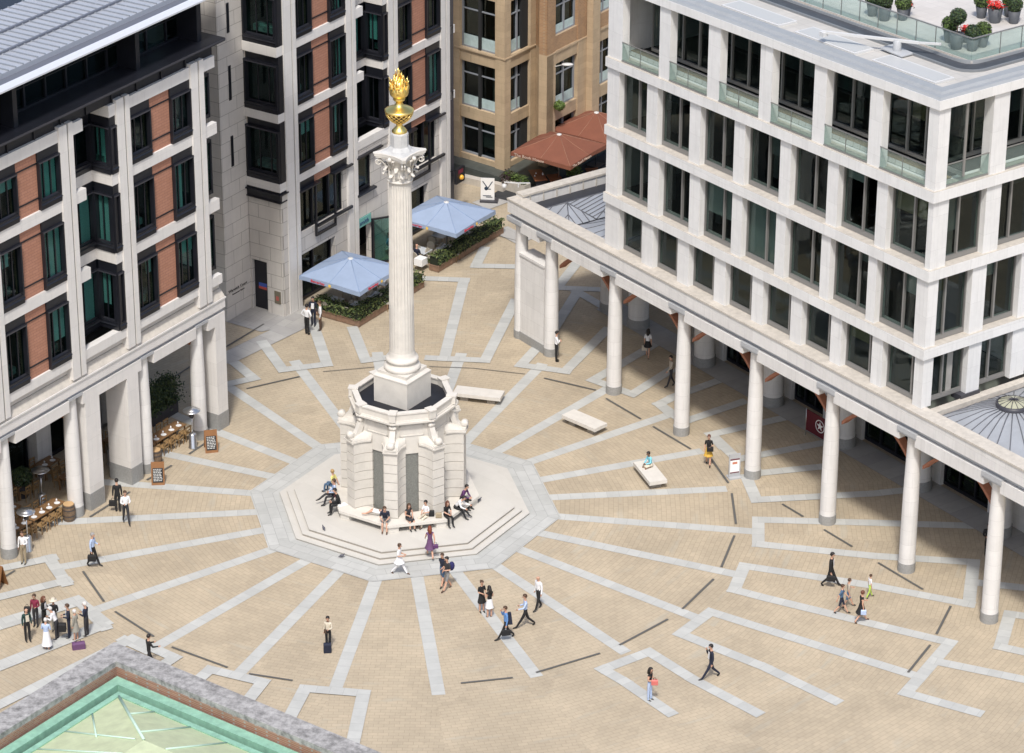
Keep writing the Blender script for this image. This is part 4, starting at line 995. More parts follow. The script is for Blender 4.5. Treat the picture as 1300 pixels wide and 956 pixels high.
# end cap and top
b = MB(FM); b.box(31.04, 31.5, .0, .3, 0, 24.2) ; b.build('end_return', DARKLT, MBd)
for (z0, z1) in bandsM: b = MB(FM); b.box(31.04, 31.65, .0, .3, z0, z1); b.build('floor_band', PALE2, MBd)
b = MB(FM); b.box(14.4, 31.5, -.05, 9, 24.2, 24.9); b.build('parapet', PALE2, MBd)
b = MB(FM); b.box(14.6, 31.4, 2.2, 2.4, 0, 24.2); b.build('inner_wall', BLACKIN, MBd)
b = MB(FM); b.box(31.3, 31.5, .3, 9, 0, 24.2); b.build('side_wall', TANS, MBd)
# chamfered corner with stacked bay windows (faces back down the street)
FC = lambda u, d, z: (14.40 + d, 7.4 - u, z)
for (z0, z1) in bandsM: b = MB(); b.box(14.22, 14.8, YF - .02, 7.4, z0, z1); b.box(14.8, 14.83, YF - .02, YF + .3, z0, z1); b.build('floor_band', PALE2, MBd)
for (z0, z1) in floorsM: dwin(MBd, FC, .02, 2.28, z0, z1, outd=-.16); b = MB(FM); b.box(14.38, 14.84, -.01, .3, z0, z1); b.build('corner_pier', DARK, MBd)
b = MB(); b.box(14.16, 14.9, YF - .06, 7.5, 6.95, 7.02); b.box(14.24, 14.9, YF - .0, 7.4, 7.02, 7.6); b.box(14.08, 14.9, YF - .12, 7.5, 7.42, 7.5); b.build('bay_base', DARK, MBd)
b = MB(); b.box(14.30, 14.9, YF + .02, 6.22, 0, 6.95); b.box(14.30, 14.9, 6.22, 7.36, 3.1, 6.95); b.box(14.30, 14.9, 7.28, 7.4, 0, 3.1); b.build('wall', WARMST, MBd)
dd = MB(); dd.box(14.55, 14.62, 6.22, 7.28, .03, 3.1); do = dd.build('door', mat('black_door', (.012, .013, .018), .3), MBd)
b = MB(); b.box(14.535, 14.552, 6.45, 7.0, 1.25, 1.62); b.build('door_poster', mat('door_poster', (.05, .10, .40), .6), do)
b = MB(); b.box(14.528, 14.538, 6.45, 7.0, 1.25, 1.40); b.build('poster_band', mat('poster_red', (.45, .08, .06), .6), do)
b = MB(); b.box(14.262, 14.30, 5.30, 5.72, .75, 1.5); pq = b.build('wall_plaque', mat('bronze_plaque', (.16, .14, .10), .6), MBd); b = MB(); b.box(14.25, 14.265, 5.42, 5.6, .95, 1.2); b.build('plaque_motif', mat('plaque_red', (.4, .1, .08), .6), pq)
b = MB(); b.box(12.05, 14.45, 7.4, 8.2, 0, 24.6); 
wl = b.build('wall', WARMST, MBd)
b = MB(); b.box(12.05, 12.6, 8.2, 19, 0, 24.6); b.build('wall', WARMST, MBd)
for (z0, z1) in ((1.0, .0),) * 0: pass
for (z0, z1) in ((9.1, 10.9), (13.0, 15.0), (16.9, 18.6), (20.7, 22.5)):
    b = MB(); b.box(12.92, 13.14, 7.37, 7.42, z0, z1); s_ = b.build('slit_window', DARK, MBd)
textmesh('Warwick Court', .23, mat('cut_lettering', (.05, .045, .04), .8), MBd, (13.1, 7.39, 1.75), (radians(90), 0, 0), sx=1.15)
textmesh('Paternoster Square', .13, MATS['cut_lettering'], MBd, (13.15, 7.39, 1.48), (radians(90), 0, 0), sx=1.1)
# hanging lantern sign at the far end
hs = thing('hanging_sign', 'small black hanging sign with a yellow lamp on the far corner of the lodge', 'sign', LW(31.3, -4.9, 2.2), AL)
b = MB(); b.box(0, .9, -.12, .05, .0, .95); b.build('sign_box', DARK, hs)
b = MB(); b.box(.2, .7, -.13, -.12, .6, .85); b.build('sign_band', mat('sign_maroon', (.18, .02, .04), .6), hs); b = MB(); b.sph((.5, -.14, .32), .16, 12); b.build('lamp', mat('yellow_lamp', (.9, .45, .05), .3), hs); b = MB(); b.bar((.0, 0, .9), (-.4, .2, .9), .05, .05); b.build('bracket', DARK, hs)
# ================================================================== TAN BUILDING AT THE BACK
K1 = Vector((4.87, 42.31)); U1 = Vector((cos(radians(142)), sin(radians(142)))); U2 = Vector((cos(radians(55)), sin(radians(55))))
K2 = Vector((6.77, 45.0)); K3 = Vector((7.45, 42.86))
TB = thing('tan_stone_building', 'tan stone and brick building with tall grey-framed windows at the back of the square', 'building')
GRYF = mat('grey_blue_frame', (.26, .28, .31), .45); GLB = glassmat('pub_glass', (.40, .48, .46), .03); PANEL = mat('frosted_panel', (.46, .58, .58), .4, var=.15, vscale=3)
def FF(o, ud, nd):   # facade from a corner along ud, inward nd
    return lambda u, d, z: (o.x + ud.x * u + nd.x * d, o.y + ud.y * u + nd.y * d, z)
n1 = Vector((cos(radians(52)), sin(radians(52)))); n2 = Vector((cos(radians(145)), sin(radians(145))))
F1 = FF(K1, U1, n1); F2 = FF(K1, U2, n2); F3 = FF(K3, U2, n2); d23 = (K2 - K3).normalized(); F23 = FF(K3, d23, Vector((d23.y, -d23.x)) * 1)
def tanface(F, L_, wins, brick=False, top=17.0):
    def wl(m, boxes):
        b = MB(F)
        for q in boxes: b.box(*q)
        b.build('wall', m, TB)
    zs = [(.6, 3.35), (4.1, 7.1), (7.95, 11.4), (12.3, 15.8)]
    st = []; bk = []
    x = 0
    for (a, c) in wins:
        st.append((x, a, 0, .6, .6, 7.95)); (bk if brick else st).append((x, a, .0 if not brick else .04, .6, 7.95, top)); x = c
    st.append((x, L_, 0, .6, .6, 7.95)); (bk if brick else st).append((x, L_, .0 if not brick else .04, .6, 7.95, top))
    for (a, c) in wins:
        st += [(a, c, .08, .6, .6, .95), (a, c, .08, .6, 3.35, 4.1), (a, c, .06, .6, 7.1, 7.95)]
        (bk if brick else st).append((a, c, .1, .6, 11.4, 12.3)); 
        if brick: bk.append((a, c, .1, .6, 7.95, 8.9))
        (bk if brick else st).append((a, c, .1, .6, 15.8, top))
    wl(TANS, st)
    if bk: wl(TANB, bk)
    for (a, c) in wins:
        for i, (z0, z1) in enumerate(zs):
            if brick and i == 2: z0 = 8.9
            if i == 0: z0 = .95
            w = window(TB, F, a, c, z0, z1, .30, GRYF, GLB, (.5,), .10, 0, None, (.72,) if i < 3 else ())
            if i > 0:
                b = MB(F); b.box(a + .12, c - .12, .305, .315, z0 + .1, z0 + (z1 - z0) * .24); b.build('frosted_panel', PANEL, w)
            if rnd.random() < .6: b = MB(F); b.box(a + .12, a + (c - a) * rnd.choice([.2, .5]), .5, .52, z0 + .6, z1 - .1); b.build('curtain', interiors[1], w)
    b = MB(F); b.box(-.05, L_, -.06, .0, 7.86, 7.95) if not brick else b.box(.0, L_, -.02, .0, 7.85, 7.95); b.build('string_course', GRYF if False else TANS, TB)
tanface(F1, 14, [(.75, 3.55), (4.6, 7.6), (8.6, 11.6)])
tanface(F2, 3.35, [(.60, 2.75)])
tanface(F3, 16, [(.95, 3.4), (5.6, 7.4), (9, 11.5)], True)
b = MB(); pts = [K3, K2, K2 + n2 * .5, K3 + n2 * .8 + U2 * .3]; b.prism([(p.x, p.y) for p in (K3, K2, K2 + Vector((.5, .4)), K3 + U2 * .7)], .6, 7.95); b.build('wall', TANS, TB)
b = MB(); b.prism([(p.x, p.y) for p in (K3, K2, K2 + Vector((.5, .4)), K3 + U2 * .7)], 7.95, 17); b.build('wall', TANB, TB)
for o, ud, nd in ((K1, U1, n1), (K1, U2, n2), (K3, U2, n2)):
    b = MB(FF(o, ud, nd)); b.box(.3, 16 if o is K3 else (13.5 if ud is U1 else 3), 2.0, 2.2, 0, 16.8); b.build('inner_wall', BLACKIN, TB)
b = MB(F1); b.box(0, 14, 0, 9, 17, 17.4); b.build('roof', GRYF, TB)
b = MB(F3); b.box(0, 16, 0, 9, 17, 17.4); b.build('roof', GRYF, TB)
for i, (u, w_) in enumerate(((4.35, .8), (8.0, .7))):
    b = MB(F3); b.box(u, u + w_, -.45, .0, .6, 17); b.build('buttress', TANS, TB)
DKST = mat('dark_plinth_stone', (.075, .085, .078), .5, var=.25, vscale=2)
b = MB(); P = [K1 - U1 * 0 - n1 * 1.0 - n2 * .6, K1 + U1 * 14 - n1 * 1.0, K1 + U1 * 14 + n1 * .3, K1 + n1 * .3, K2 + n2 * .3, K3 + U2 * 10 + n2 * .3, K3 + U2 * 10 - n2 * .7, K3 - n2 * .9 - U2 * .8]
b.prism([(p.x, p.y) for p in P], 0, .6); b.build('plinth', DKST, TB)
b = MB(); b.bar(tuple(K3 + U2 * .9) + (7.0,), tuple(K3 + U2 * .9 - n2 * .7) + (7.3,), .05, .05); b.build('lamp_arm', SKF, TB); b = MB(); q = K3 + U2 * .9 - n2 * .9; b.sph((q.x, q.y, 7.33), .22, 12, 0, 1.7, 1, .35); b.build('lamp_head', SKF, TB)
# block closing the far right of the lane
gb = thing('distant_office_block', 'dark grey block at the end of the lane behind the brown parasols', 'building', RW(-16, 16, 0), AR)
b = MB(); b.box(0, 14, 0, 6, 0, 18); b.build('wall', mat('grey_render', (.20, .20, .20), .8, var=.1), gb)
b = MB()
for k in range(5):
    for j in range(4): b.box(1 + 2.6 * k, 2.8 + 2.6 * k, -.03, .02, 1 + 4.2 * j, 3.6 + 4.2 * j)
b.build('window', DARK, gb)
# ================================================================== CHAPTER HOUSE ROOF IN THE FOREGROUND
ZC = 11.0; C0 = at(145, 815, ZC); DA = (at(63, 866, ZC) - C0); DA.z = 0; DA.normalize(); DB = (at(268, 866, ZC) - C0); DB.z = 0; DB.normalize()
CH = thing('brick_chapter_house', 'red brick house with weathered grey stone parapet and green copper roof lantern, bottom left', 'building')
FCH = lambda a, c, z: (C0.x + DA.x * a + DB.x * c, C0.y + DA.y * a + DB.y * c, z)
WTH = mat('weathered_grey_stone', (.30, .29, .28), .9, var=.55, vscale=3.5, bump=.5, bscale=12)
OLDB = brickmat('old_red_brick', (.30, .13, .075), (.36, .19, .12), (.30, .27, .24), .24, .085, .012, var=.2)
COPPER = mat('verdigris_copper', (.24, .44, .33), .6, var=.2, vscale=3)
LA, LBn = 13.0, 17.0
b = MB(FCH); b.prism([(0.25, .25), (LA, .25), (LA, LBn), (.25, LBn)], 0, ZC - 1.2); b.build('wall', OLDB, CH)
b = MB(FCH)
b.box(.1, LA, .1, .95, ZC - 1.2, ZC - .25); b.box(.1, .95, .95, LBn, ZC - 1.2, ZC - .25); b.build('parapet', WTH, CH)
b = MB(FCH); b.box(0, LA, 0, 1.05, ZC - .25, ZC); b.box(0, 1.05, 1.05, LBn, ZC - .25, ZC); b.build('coping', WTH, CH)
b = MB(FCH); b.box(.96, LA, .96, 1.06, ZC - 1.0, ZC - .252); b.box(.96, 1.06, 1.06, LBn, ZC - 1.0, ZC - .252); b.build('brick_lining', OLDB, CH)
b = MB(FCH); b.box(1.06, LA, 1.06, LBn, ZC - 1.2, ZC - .95); b.build('roof', mat('roof_lead_dark', (.13, .14, .13), .6, var=.4), CH)
b = MB(FCH); b.box(1.2, LA, 1.2, 1.65, ZC - .95, ZC - .55); b.box(1.2, 1.65, 1.65, LBn, ZC - .95, ZC - .55); b.build('copper_gutter', COPPER, CH)
PG = mat('pale_lantern_pane', (.55, .60, .38), .35, var=.12)
b = MB(FCH); x0, x1, y0, y1 = 2.15, LA, 2.15, LBn; h = ZC - .7; mx, my = 5.6, 6.6
b.add([(x0, y0, h), (x1, y0, h), (x1, my, h + 1.5), (mx, my, h + 1.5), (x0, y1, h), (mx, y1, h + 1.5)], [(0, 1, 2, 3), (0, 3, 5, 4)]); b.add([(x1, my, h + 1.5), (mx, my, h + 1.5), (mx, y1, h + 1.5), (x1, y1, h + 1.5)], [(0, 1, 2, 3)])
ln = b.build('roof_lantern', PG, CH)
b = MB(FCH); b.tube([(x0, y0, h + .03), (mx, my, h + 1.55)], .06, 6)
for k in range(1, 7): u = k / 7; b.tube([(x0 + (x1 - x0) * u, y0, h + .02), (max(mx, x0 + (x1 - x0) * u), my if x0 + (x1 - x0) * u > mx else y0 + (my - y0) * (x0 + (x1 - x0) * u - x0) / (mx - x0), h + 1.5 * (1 if x0 + (x1 - x0) * u > mx else (x0 + (x1 - x0) * u - x0) / (mx - x0)) + .03)], .04, 5); 
for k in range(1, 8):
    yy = y0 + (y1 - y0) * k / 8; f_ = min(1, (yy - y0) / (my - y0)); b.tube([(x0, yy, h + .02), (x0 + (mx - x0) * f_, yy, h + 1.5 * f_ + .03)], .04, 5)
b.build('glazing_bars', mat('pale_green_bar', (.50, .66, .55), .5), ln)
b = MB(FCH); b.box(x0 - .25, x1, y0 - .25, y0, h - .35, h + .05); b.box(x0 - .25, x0, y0, y1, h - .35, h + .05); b.build('lantern_kerb', COPPER, ln)
# ================================================================== LEAVES
def leafcloud(b, n, sampler, size, rr, mi=(0,)):
    for _ in range(n):
        p, nrm = sampler(); s = size * rr.uniform(.6, 1.5)
        a = Vector((rr.gauss(0, 1), rr.gauss(0, 1), rr.gauss(0, 1))) * .5 + nrm
        if a.length < .01: continue
        a.normalize(); t = a.cross(Vector((rr.gauss(0, 1), rr.gauss(0, 1), rr.gauss(0, 1)))).normalized(); u = a.cross(t)
        b.add([p - t * s * .5, p + u * s * .28, p + t * s * .5 + a * s * .1, p - u * s * .28], [(0, 1, 2, 3)], rr.choice(mi))
LEAVES = [LEAF, mat('hedge_leaf_light', (.13, .16, .045), .6, var=.3, vscale=8), LEAFD]
def hedge(name, label, a, c, w, hbox, htop, grp, seed, wide=None):
    """timber trough with a clipped but ragged hedge from a to c (world points)"""
    a = Vector((a[0], a[1])); c = Vector((c[0], c[1])); L_ = (c - a).length; an = atan2((c - a).y, (c - a).x)
    t = thing(name, label, 'planter', (a.x, a.y, 0), an, grp)
    b = MB(); b.box(0, L_, 0, w, .04, hbox - .05); b.build('trough', WOODP, t)
    b = MB(); b.box(-.03, L_ + .03, -.03, .06, hbox - .05, hbox); b.box(-.03, L_ + .03, w - .06, w + .03, hbox - .05, hbox); b.box(-.03, .06, .06, w - .06, hbox - .05, hbox); b.box(L_ - .06, L_ + .03, .06, w - .06, hbox - .05, hbox)
    x = 0
    while x <= L_ + .01: b.box(x - .04, x + .04, -.025, .0, .04, hbox - .05); x += max(L_ / max(1, round(L_ / 1.5)), .5)
    b.build('trim', WOODP, t)
    rr = random.Random(seed); b = MB()
    ph = [rr.uniform(0, 6) for _ in range(4)]
    def top(x, y): return htop + .07 * sin(x * 2.1 + ph[0]) + .06 * sin(x * 5.3 + ph[1]) + .05 * sin(y * 9 + x * 3 + ph[2])
    def smp():
        x = rr.uniform(-.08, L_ + .08); 
        f = rr.random()
        if f < .5: y = rr.uniform(-.06, w + .06); z = top(x, y) - abs(rr.gauss(0, .06)); n = Vector((0, 0, 1))
        elif f < .8: y = -.05 - rr.uniform(-.1, .06); z = rr.uniform(hbox, top(x, 0)); n = Vector((0, -1, .3))
        else: y = w + .04; z = rr.uniform(hbox, top(x, w)); n = Vector((0, 1, .3))
        return Vector((x, y, z)), n
    leafcloud(b, int(330 * L_), smp, .115, rr, (0, 0, 1, 1, 2)); b.build('foliage', LEAVES, t)
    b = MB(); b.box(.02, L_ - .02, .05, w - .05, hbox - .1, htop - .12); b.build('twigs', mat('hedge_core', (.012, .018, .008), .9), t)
    return t
hedge('hedge_planter', 'short timber trough of hedge on the side of the cafe facing the lodge', LW(14.95, -3.75), LW(14.95, -.95), -.62 if False else .62, .45, 1.05, 'cafe hedge troughs', 1) if False else None
hedge('hedge_planter', 'leafy hedge in a timber trough, short side by the three men talking', LW(15.5, -3.9), LW(15.5, -.82), .62, .42, 1.05, 'timber hedge troughs', 1)
hedge('hedge_planter', 'leafy hedge in a timber trough, nearer long side passing behind the column', LW(15.55, -.80), LW(21.9, -.80), .62, .42, 1.0, 'timber hedge troughs', 2)
hedge('hedge_planter', 'long leafy hedge in a timber trough beside the farther blue parasol', LW(24.1, -1.25), LW(30.9, -1.2), .66, .42, 1.0, 'timber hedge troughs', 3)

# ================================================================== PARASOLS
def parasol(label, c, half, ze, zt, cloth, rib, grp, txt=None, dot=None, tm=None, ang=AL, side=None, ts=.23):
    t = thing('parasol', label, 'parasol', (c[0], c[1], 0), ang, grp)
    b = MB(); b.tube([(0, 0, .08), (0, 0, zt - .05)], .035, 8); b.build('pole', STEEL, t)
    b = MB(); b.box(-.45, .45, -.45, .45, 0, .10); b.build('base_plate', DARKLT, t)
    b = MB(); n = 8; h = half
    ring = []
    for k in range(4):
        sx, sy = [(-1, -1), (1, -1), (1, 1), (-1, 1)][k]; nx, ny = [(-1, -1), (1, -1), (1, 1), (-1, 1)][(k + 1) % 4]
        for j in range(8): u = j / 8; ring.append((h * (sx + (nx - sx) * u), h * (sy + (ny - sy) * u), .05 * 4 * u * (1 - u)))
    N_ = len(ring); J = 7; vs = []
    for j in range(J + 1):
        u = j / J
        for (x, y, sg) in ring:
            k = 1 - u * .93; z = ze + (zt - ze) * (u ** .93) - .045 * sin(pi * u) + sg * (1 - u); vs.append((x * k, y * k, z))
    fs = [(j * N_ + i, j * N_ + (i + 1) % N_, (j + 1) * N_ + (i + 1) % N_, (j + 1) * N_ + i) for j in range(J) for i in range(N_)] + [tuple(J * N_ + i for i in range(N_))]
    b.add(vs, fs, 0, False); b.build('canopy', cloth, t)
    b = MB(); vd = .24
    vs = [(x * 1.003, y * 1.003, ze + s) for x, y, s in ring] + [(x * 1.012, y * 1.012, ze + s - vd + .02 * sin(i * 1.6)) for i, (x, y, s) in enumerate(ring)]
    b.add(vs, [(N_ + i, N_ + (i + 1) % N_, (i + 1) % N_, i) for i in range(N_)]); va = b.build('valance', cloth, t)
    b = MB()
    for k in range(8):
        i = k * 4; x, y, s = ring[i]; b.tube([(x, y, ze + s + .012), (x * .5, y * .5, vs[0][2] * 0 + ze + (zt - ze) * .5 ** .93 - .045 + .5 * s + .03), (x * .07, y * .07, zt + .012)], .014, 4)
    b.build('rib', rib, t)
    b = MB(); b.lathe([(.16, zt - .01), (.14, zt + .05), (.02, zt + .07)], n=12); b.build('cap', SKF, t)
    if txt:
        for (rx, loc) in ((0, (0, -h * 1.012 - .012, ze - .10)), (radians(-90), (-h * 1.012 - .012, 0, ze - .10))):
            x0 = -h * .42 if rx == 0 else 0
            if rx == 0: textmesh(txt, ts, tm, va, (-h * .38, loc[1], ze - .095), (radians(90), 0, 0), sx=1.2)
            else: textmesh(txt, ts, tm, va, (loc[0], h * .38, ze - .095), (radians(90), 0, radians(-90)), sx=1.2)
            if dot:
                b = MB()
                if rx == 0: b.lathe([(.09, -.006), (.09, .006)], n=12); o = b.build('logo_dot', dot, va, (h * .02, loc[1], ze - .10)); o.rotation_euler = (radians(90), 0, 0)
                else: b.lathe([(.09, -.006), (.09, .006)], n=12); o = b.build('logo_dot', dot, va, (loc[0], -h * .02, ze - .10)); o.rotation_euler = (radians(90), 0, radians(-90))
    return t
BLUEC = mat('pale_blue_canvas', (.29, .365, .50), .8, var=.05, vscale=1.5); BLUER = mat('blue_seam', (.24, .33, .50), .8)
BRC = mat('brown_canvas', (.20, .072, .042), .8, var=.08, vscale=1.5); BRR = mat('tan_seam', (.36, .20, .13), .8)
TXR = mat('red_print', (.62, .03, .05), .7); TXY = mat('yellow_print', (.85, .55, .10), .7); TXW = mat('cream_print', (.60, .48, .40), .8)
parasol('pale blue square parasol nearer the column, over the cafe chairs', LW(16.95, -2.35), 2.06, 2.52, 3.30, BLUEC, BLUER, 'blue cafe parasols', 'Beverley', TXY, TXR)
parasol('pale blue square parasol farther back, beside the long hedge trough', LW(26.6, -2.35), 2.06, 2.52, 3.30, BLUEC, BLUER, 'blue cafe parasols', 'Beverley', TXY, TXR)
parasol('brown square parasol nearer the square, with cream lettering on its edge', LW(38.65, -2.15), 2.12, 2.65, 3.55, BRC, BRR, 'brown pub parasols', 'The Book House', None, TXW, ts=.26)
parasol('brown square parasol behind, half hidden by the white office block', LW(43.0, -2.15), 2.12, 2.65, 3.55, BRC, BRR, 'brown pub parasols')

# ================================================================== CAFE FURNITURE
RAT = mat('cream_rattan', (.44, .40, .33), .8, var=.12, vscale=12)
def rattan_chair():
    t = thing('rattan_chair', 'x', 'chair', group='cream round-backed cafe chairs')
    b = MB(); b.lathe([(.23, .42), (.24, .45), (.23, .47)], n=14); b.build('seat', RAT, t)
    b = MB(); n = 14
    vs = []; 
    for k in range(n): a = 2 * pi * k / n; x = -.24 - .05 * (sin(a)); vs += [(x, .25 * cos(a), .72 + .25 * sin(a)), (x - .04, .25 * cos(a), .72 + .25 * sin(a))]
    fs = [tuple(2 * k for k in range(n)), tuple(2 * k + 1 for k in range(n))[::-1]] + [(2 * k, 2 * ((k + 1) % n), 2 * ((k + 1) % n) + 1, 2 * k + 1) for k in range(n)]
    b.add(vs, fs); b.build('backrest', RAT, t)
    for sx in (-1, 1):
        for sy in (-1, 1): b = MB(); b.tube([(sx * .16, sy * .16, .43), (sx * .2, sy * .2, 0)], .016, 5); b.build('leg', WOODC, t)
    b = MB()
    for sy in (-1, 1): b.tube([(-.22, sy * .24, .62), (.05, sy * .27, .64), (.17, sy * .2, .45)], .016, 5)
    b.build('armrest', RAT, t)
    return t
def cafe_table():
    t = thing('cafe_table', 'table', 'table', group='small pale cafe tables'); b = MB(); b.box(-.42, .42, -.42, .42, .71, .74); b.build('table_top', mat('pale_table_top', (.55, .58, .62), .35), t)
    b = MB(); b.tube([(0, 0, .03), (0, 0, .71)], .03, 6); b.box(-.25, .25, -.03, .03, 0, .03); b.box(-.03, .03, -.25, .25, 0, .032); b.build('pedestal', STEEL, t); return t
ch0 = rattan_chair(); tb0 = cafe_table(); fc = [True, True]
def putc(w, q, rot, lab):
    o = ch0 if fc[0] else copy_tree(ch0); fc[0] = False; p = LW(w, q); return place(o, p, AL + rot, lab)
def putt(w, q, lab):
    o = tb0 if fc[1] else copy_tree(tb0); fc[1] = False; return place(o, LW(w, q), AL, lab)
tabs1 = [(16.55, -1.75), (16.5, -3.2), (18.2, -2.9), (18.3, -1.5), (20.0, -2.3), (20.5, -3.7)]
tabs2 = [(24.9, -2.9), (26.0, -1.6 - .4), (27.4, -3.3), (24.6, -4.5), (28.3, -2.1), (29.6, -3.0)]
for g, (tt, where) in enumerate(((tabs1, 'under the nearer blue parasol'), (tabs2, 'around the farther blue parasol'))):
    for i, (w, q) in enumerate(tt):
        o = putt(w, q, 'small pale square cafe table ' + where); o['group'] = 'pale cafe tables ' + where
        for j, (dw, dq, r) in enumerate(((-.62, 0, 0), (.62, 0, pi), (0, -.62, pi / 2), (0, .62, -pi / 2))):
            if (i * 3 + j) % 5 == 4: continue
            o = putc(w + dw + .05 * sin(i * 5 + j), q + dq, r + .2 * sin(i * 3 + j * 2), 'cream round-backed rattan chair drawn up to a table ' + where); o['group'] = 'rattan chairs ' + where
for i, (x, y, ang_) in enumerate([(391, 407, .3)] ): pass
# cloths on the table at the near end of the farther group
tc_ = thing('draped_cloth', 'white cloth hanging over a chair back by the farther blue parasol', 'cloth', LW(23.9, -2.35, .35), AL)
b = MB(); b.box(-.3, .3, -.28, .28, .0, .42); b.build('cloth', CHINA, tc_)

# ================================================================== LEFT ARCADE RESTAURANT
def wtable():
    t = thing('dining_table', 'table', 'table'); b = MB(); b.box(-.62, .62, -.38, .38, .71, .75); b.build('table_top', WOODT, t)
    for sx in (-1, 1):
        for sy in (-1, 1): b = MB(); b.box(sx * .54 - .03, sx * .54 + .03, sy * .31 - .03, sy * .31 + .03, 0, .71); b.build('leg', WOODT, t)
    return t
def wchair():
    t = thing('wooden_chair', 'x', 'chair'); b = MB(); b.box(-.2, .2, -.2, .2, .43, .46); b.build('seat', WOODC, t)
    b = MB(); b.box(-.22, -.18, -.2, .2, .80, .88); b.box(-.215, -.185, -.2, .2, .62, .67); b.box(-.22, -.18, -.2, -.165, .46, .86); b.box(-.22, -.18, .165, .2, .46, .86); b.build('backrest', WOODC, t)
    for sx in (-1, 1):
        for sy in (-1, 1): b = MB(); b.box(sx * .18 - .016, sx * .18 + .016, sy * .18 - .016, sy * .18 + .016, 0, .43); b.build('leg', WOODC, t)
    return t
def plate():
    b = MB(); b.lathe([(.02, .0), (.09, .0), (.155, .022), (.15, .026), (.09, .010), (.01, .010)], n=14); o = b.build('plate', CHINA); tag(o, 'x', 'plate'); return o
def napkin():
    b = MB(); b.lathe([(.05, 0), (.052, .02), (.01, .10)], n=8); o = b.build('napkin', CHINA); tag(o, 'x', 'napkin'); return o
T0, C0_, P0, N0 = wtable(), wchair(), plate(), napkin(); used = set()
def inst(o):
    if o.name in used: return copy_tree(o)
    used.add(o.name); return o
rows = [('by the left barrel', [(-13.5, -.75), (-12.15, -.75), (-10.8 - .2, -.75)]), ('in the second row of the leftmost opening', [(-14.1, -2.3), (-12.5, -2.3)]), ('deep inside the leftmost opening', [(-12.6, -4.0), (-11.2, -4.0), (-10.0, -3.6)]),
        ('beside the tall steel heater', [(-3.55, -.95), (-2.25, -.95), (-1.0, -.95)]), ('in the second row behind the steel heater', [(-3.6, -2.7), (-2.1, -2.7)]), ('between the wide square piers', [(-8.0, -2.0), (-6.6, -2.2), (-7.6, -3.9)])]
for (where, ps) in rows:
    for i, (w, q) in enumerate(ps):
        o = inst(T0); place(o, LW(w, q), AL); tag(o, 'wooden table laid with white plates ' + where, 'table', 'wooden tables ' + where)
        for dw in (-.3, .3):
            for dq, r in ((-.55, pi / 2), (.55, -pi / 2)):
                o = inst(C0_); place(o, LW(w + dw, q - dq), AL + r + 0.0); tag(o, 'bentwood dining chair pushed up to a table ' + where, 'chair', 'wooden chairs ' + where)
        for dw in (-.33, .27):
            o = inst(P0); place(o, LW(w + dw, q + .14, .751), AL); tag(o, 'round white dinner plate on a wooden table ' + where, 'plate', 'plates ' + where)
            o = inst(N0); place(o, LW(w + dw + .22, q - .08, .751), AL); tag(o, 'folded white napkin beside a plate ' + where, 'napkin', 'napkins ' + where)
def heater(px, py, zt, label):
    c = at(px, py, zt); t = thing('patio_heater', label, 'patio heater', (c.x, c.y, 0), AL, 'steel patio heaters under the left arcade')
    b = MB(); b.lathe([(.24, 0), (.24, .06), (.20, .10), (.20, .78), (.14, .84), (.05, .86)], n=18); b.build('gas_housing', STEEL, t)
    b = MB(); b.tube([(0, 0, .8), (0, 0, zt - .5)], .035, 8); b.build('pole', STEEL, t)
    b = MB(); b.lathe([(.10, zt - .5), (.13, zt - .45), (.13, zt - .15), (.17, zt - .1)], n=14); b.build('burner', DARKLT, t)
    b = MB(); b.lathe([(.46, zt - .10), (.455, zt - .09), (.40, zt - .05), (.30, zt - .035), (.29, zt), (.18, zt + .01), (.16, zt + .04), (.02, zt + .05)], n=24); b.build('reflector', STEEL, t)
heater(243, 519, 2.25, 'tall steel patio heater beside the column next to the farther chalkboard'); heater(32.5, 647.5, 2.25, 'patio heater among the tables at the far left edge'); heater(51, 594.5, 2.25, 'patio heater deep in the leftmost arcade opening'); heater(139, 540, 2.25, 'patio heater seen between the two wide square piers')
def barrel(w, q, label):
    t = thing('wine_barrel', label, 'barrel', LW(w, q), AL, 'old wine barrels'); b = MB(); b.lathe([(.27, 0), (.32, .25), (.34, .45), (.32, .68), (.28, .90)], n=20); b.build('staves', mat('barrel_oak', (.16, .11, .07), .7, var=.3, vscale=8), t)
    for z, r in ((.1, .295), (.3, .335), (.62, .335), (.8, .305)): b = MB(); b.lathe([(r, z), (r, z + .05)], n=20, cap=False); b.build('hoop', DARKLT, t)
    b = MB(); b.lathe([(.27, .895), (.27, .915)], n=20); b.build('lid', mat('barrel_lid', (.55, .36, .18), .6, var=.1), t)
barrel(-10.95 + .25, .1, 'wine barrel with pale lid beside the round column at the left'); barrel(-3.75, .05, 'wine barrel beside the narrow column in the middle of the left arcade')
BRDT = mat('chalkboard', (.02, .021, .023), .8); CHALK = mat('chalk', (.6, .6, .58), .9); BRDW = mat('board_frame_wood', (.24, .11, .04), .6, var=.15)
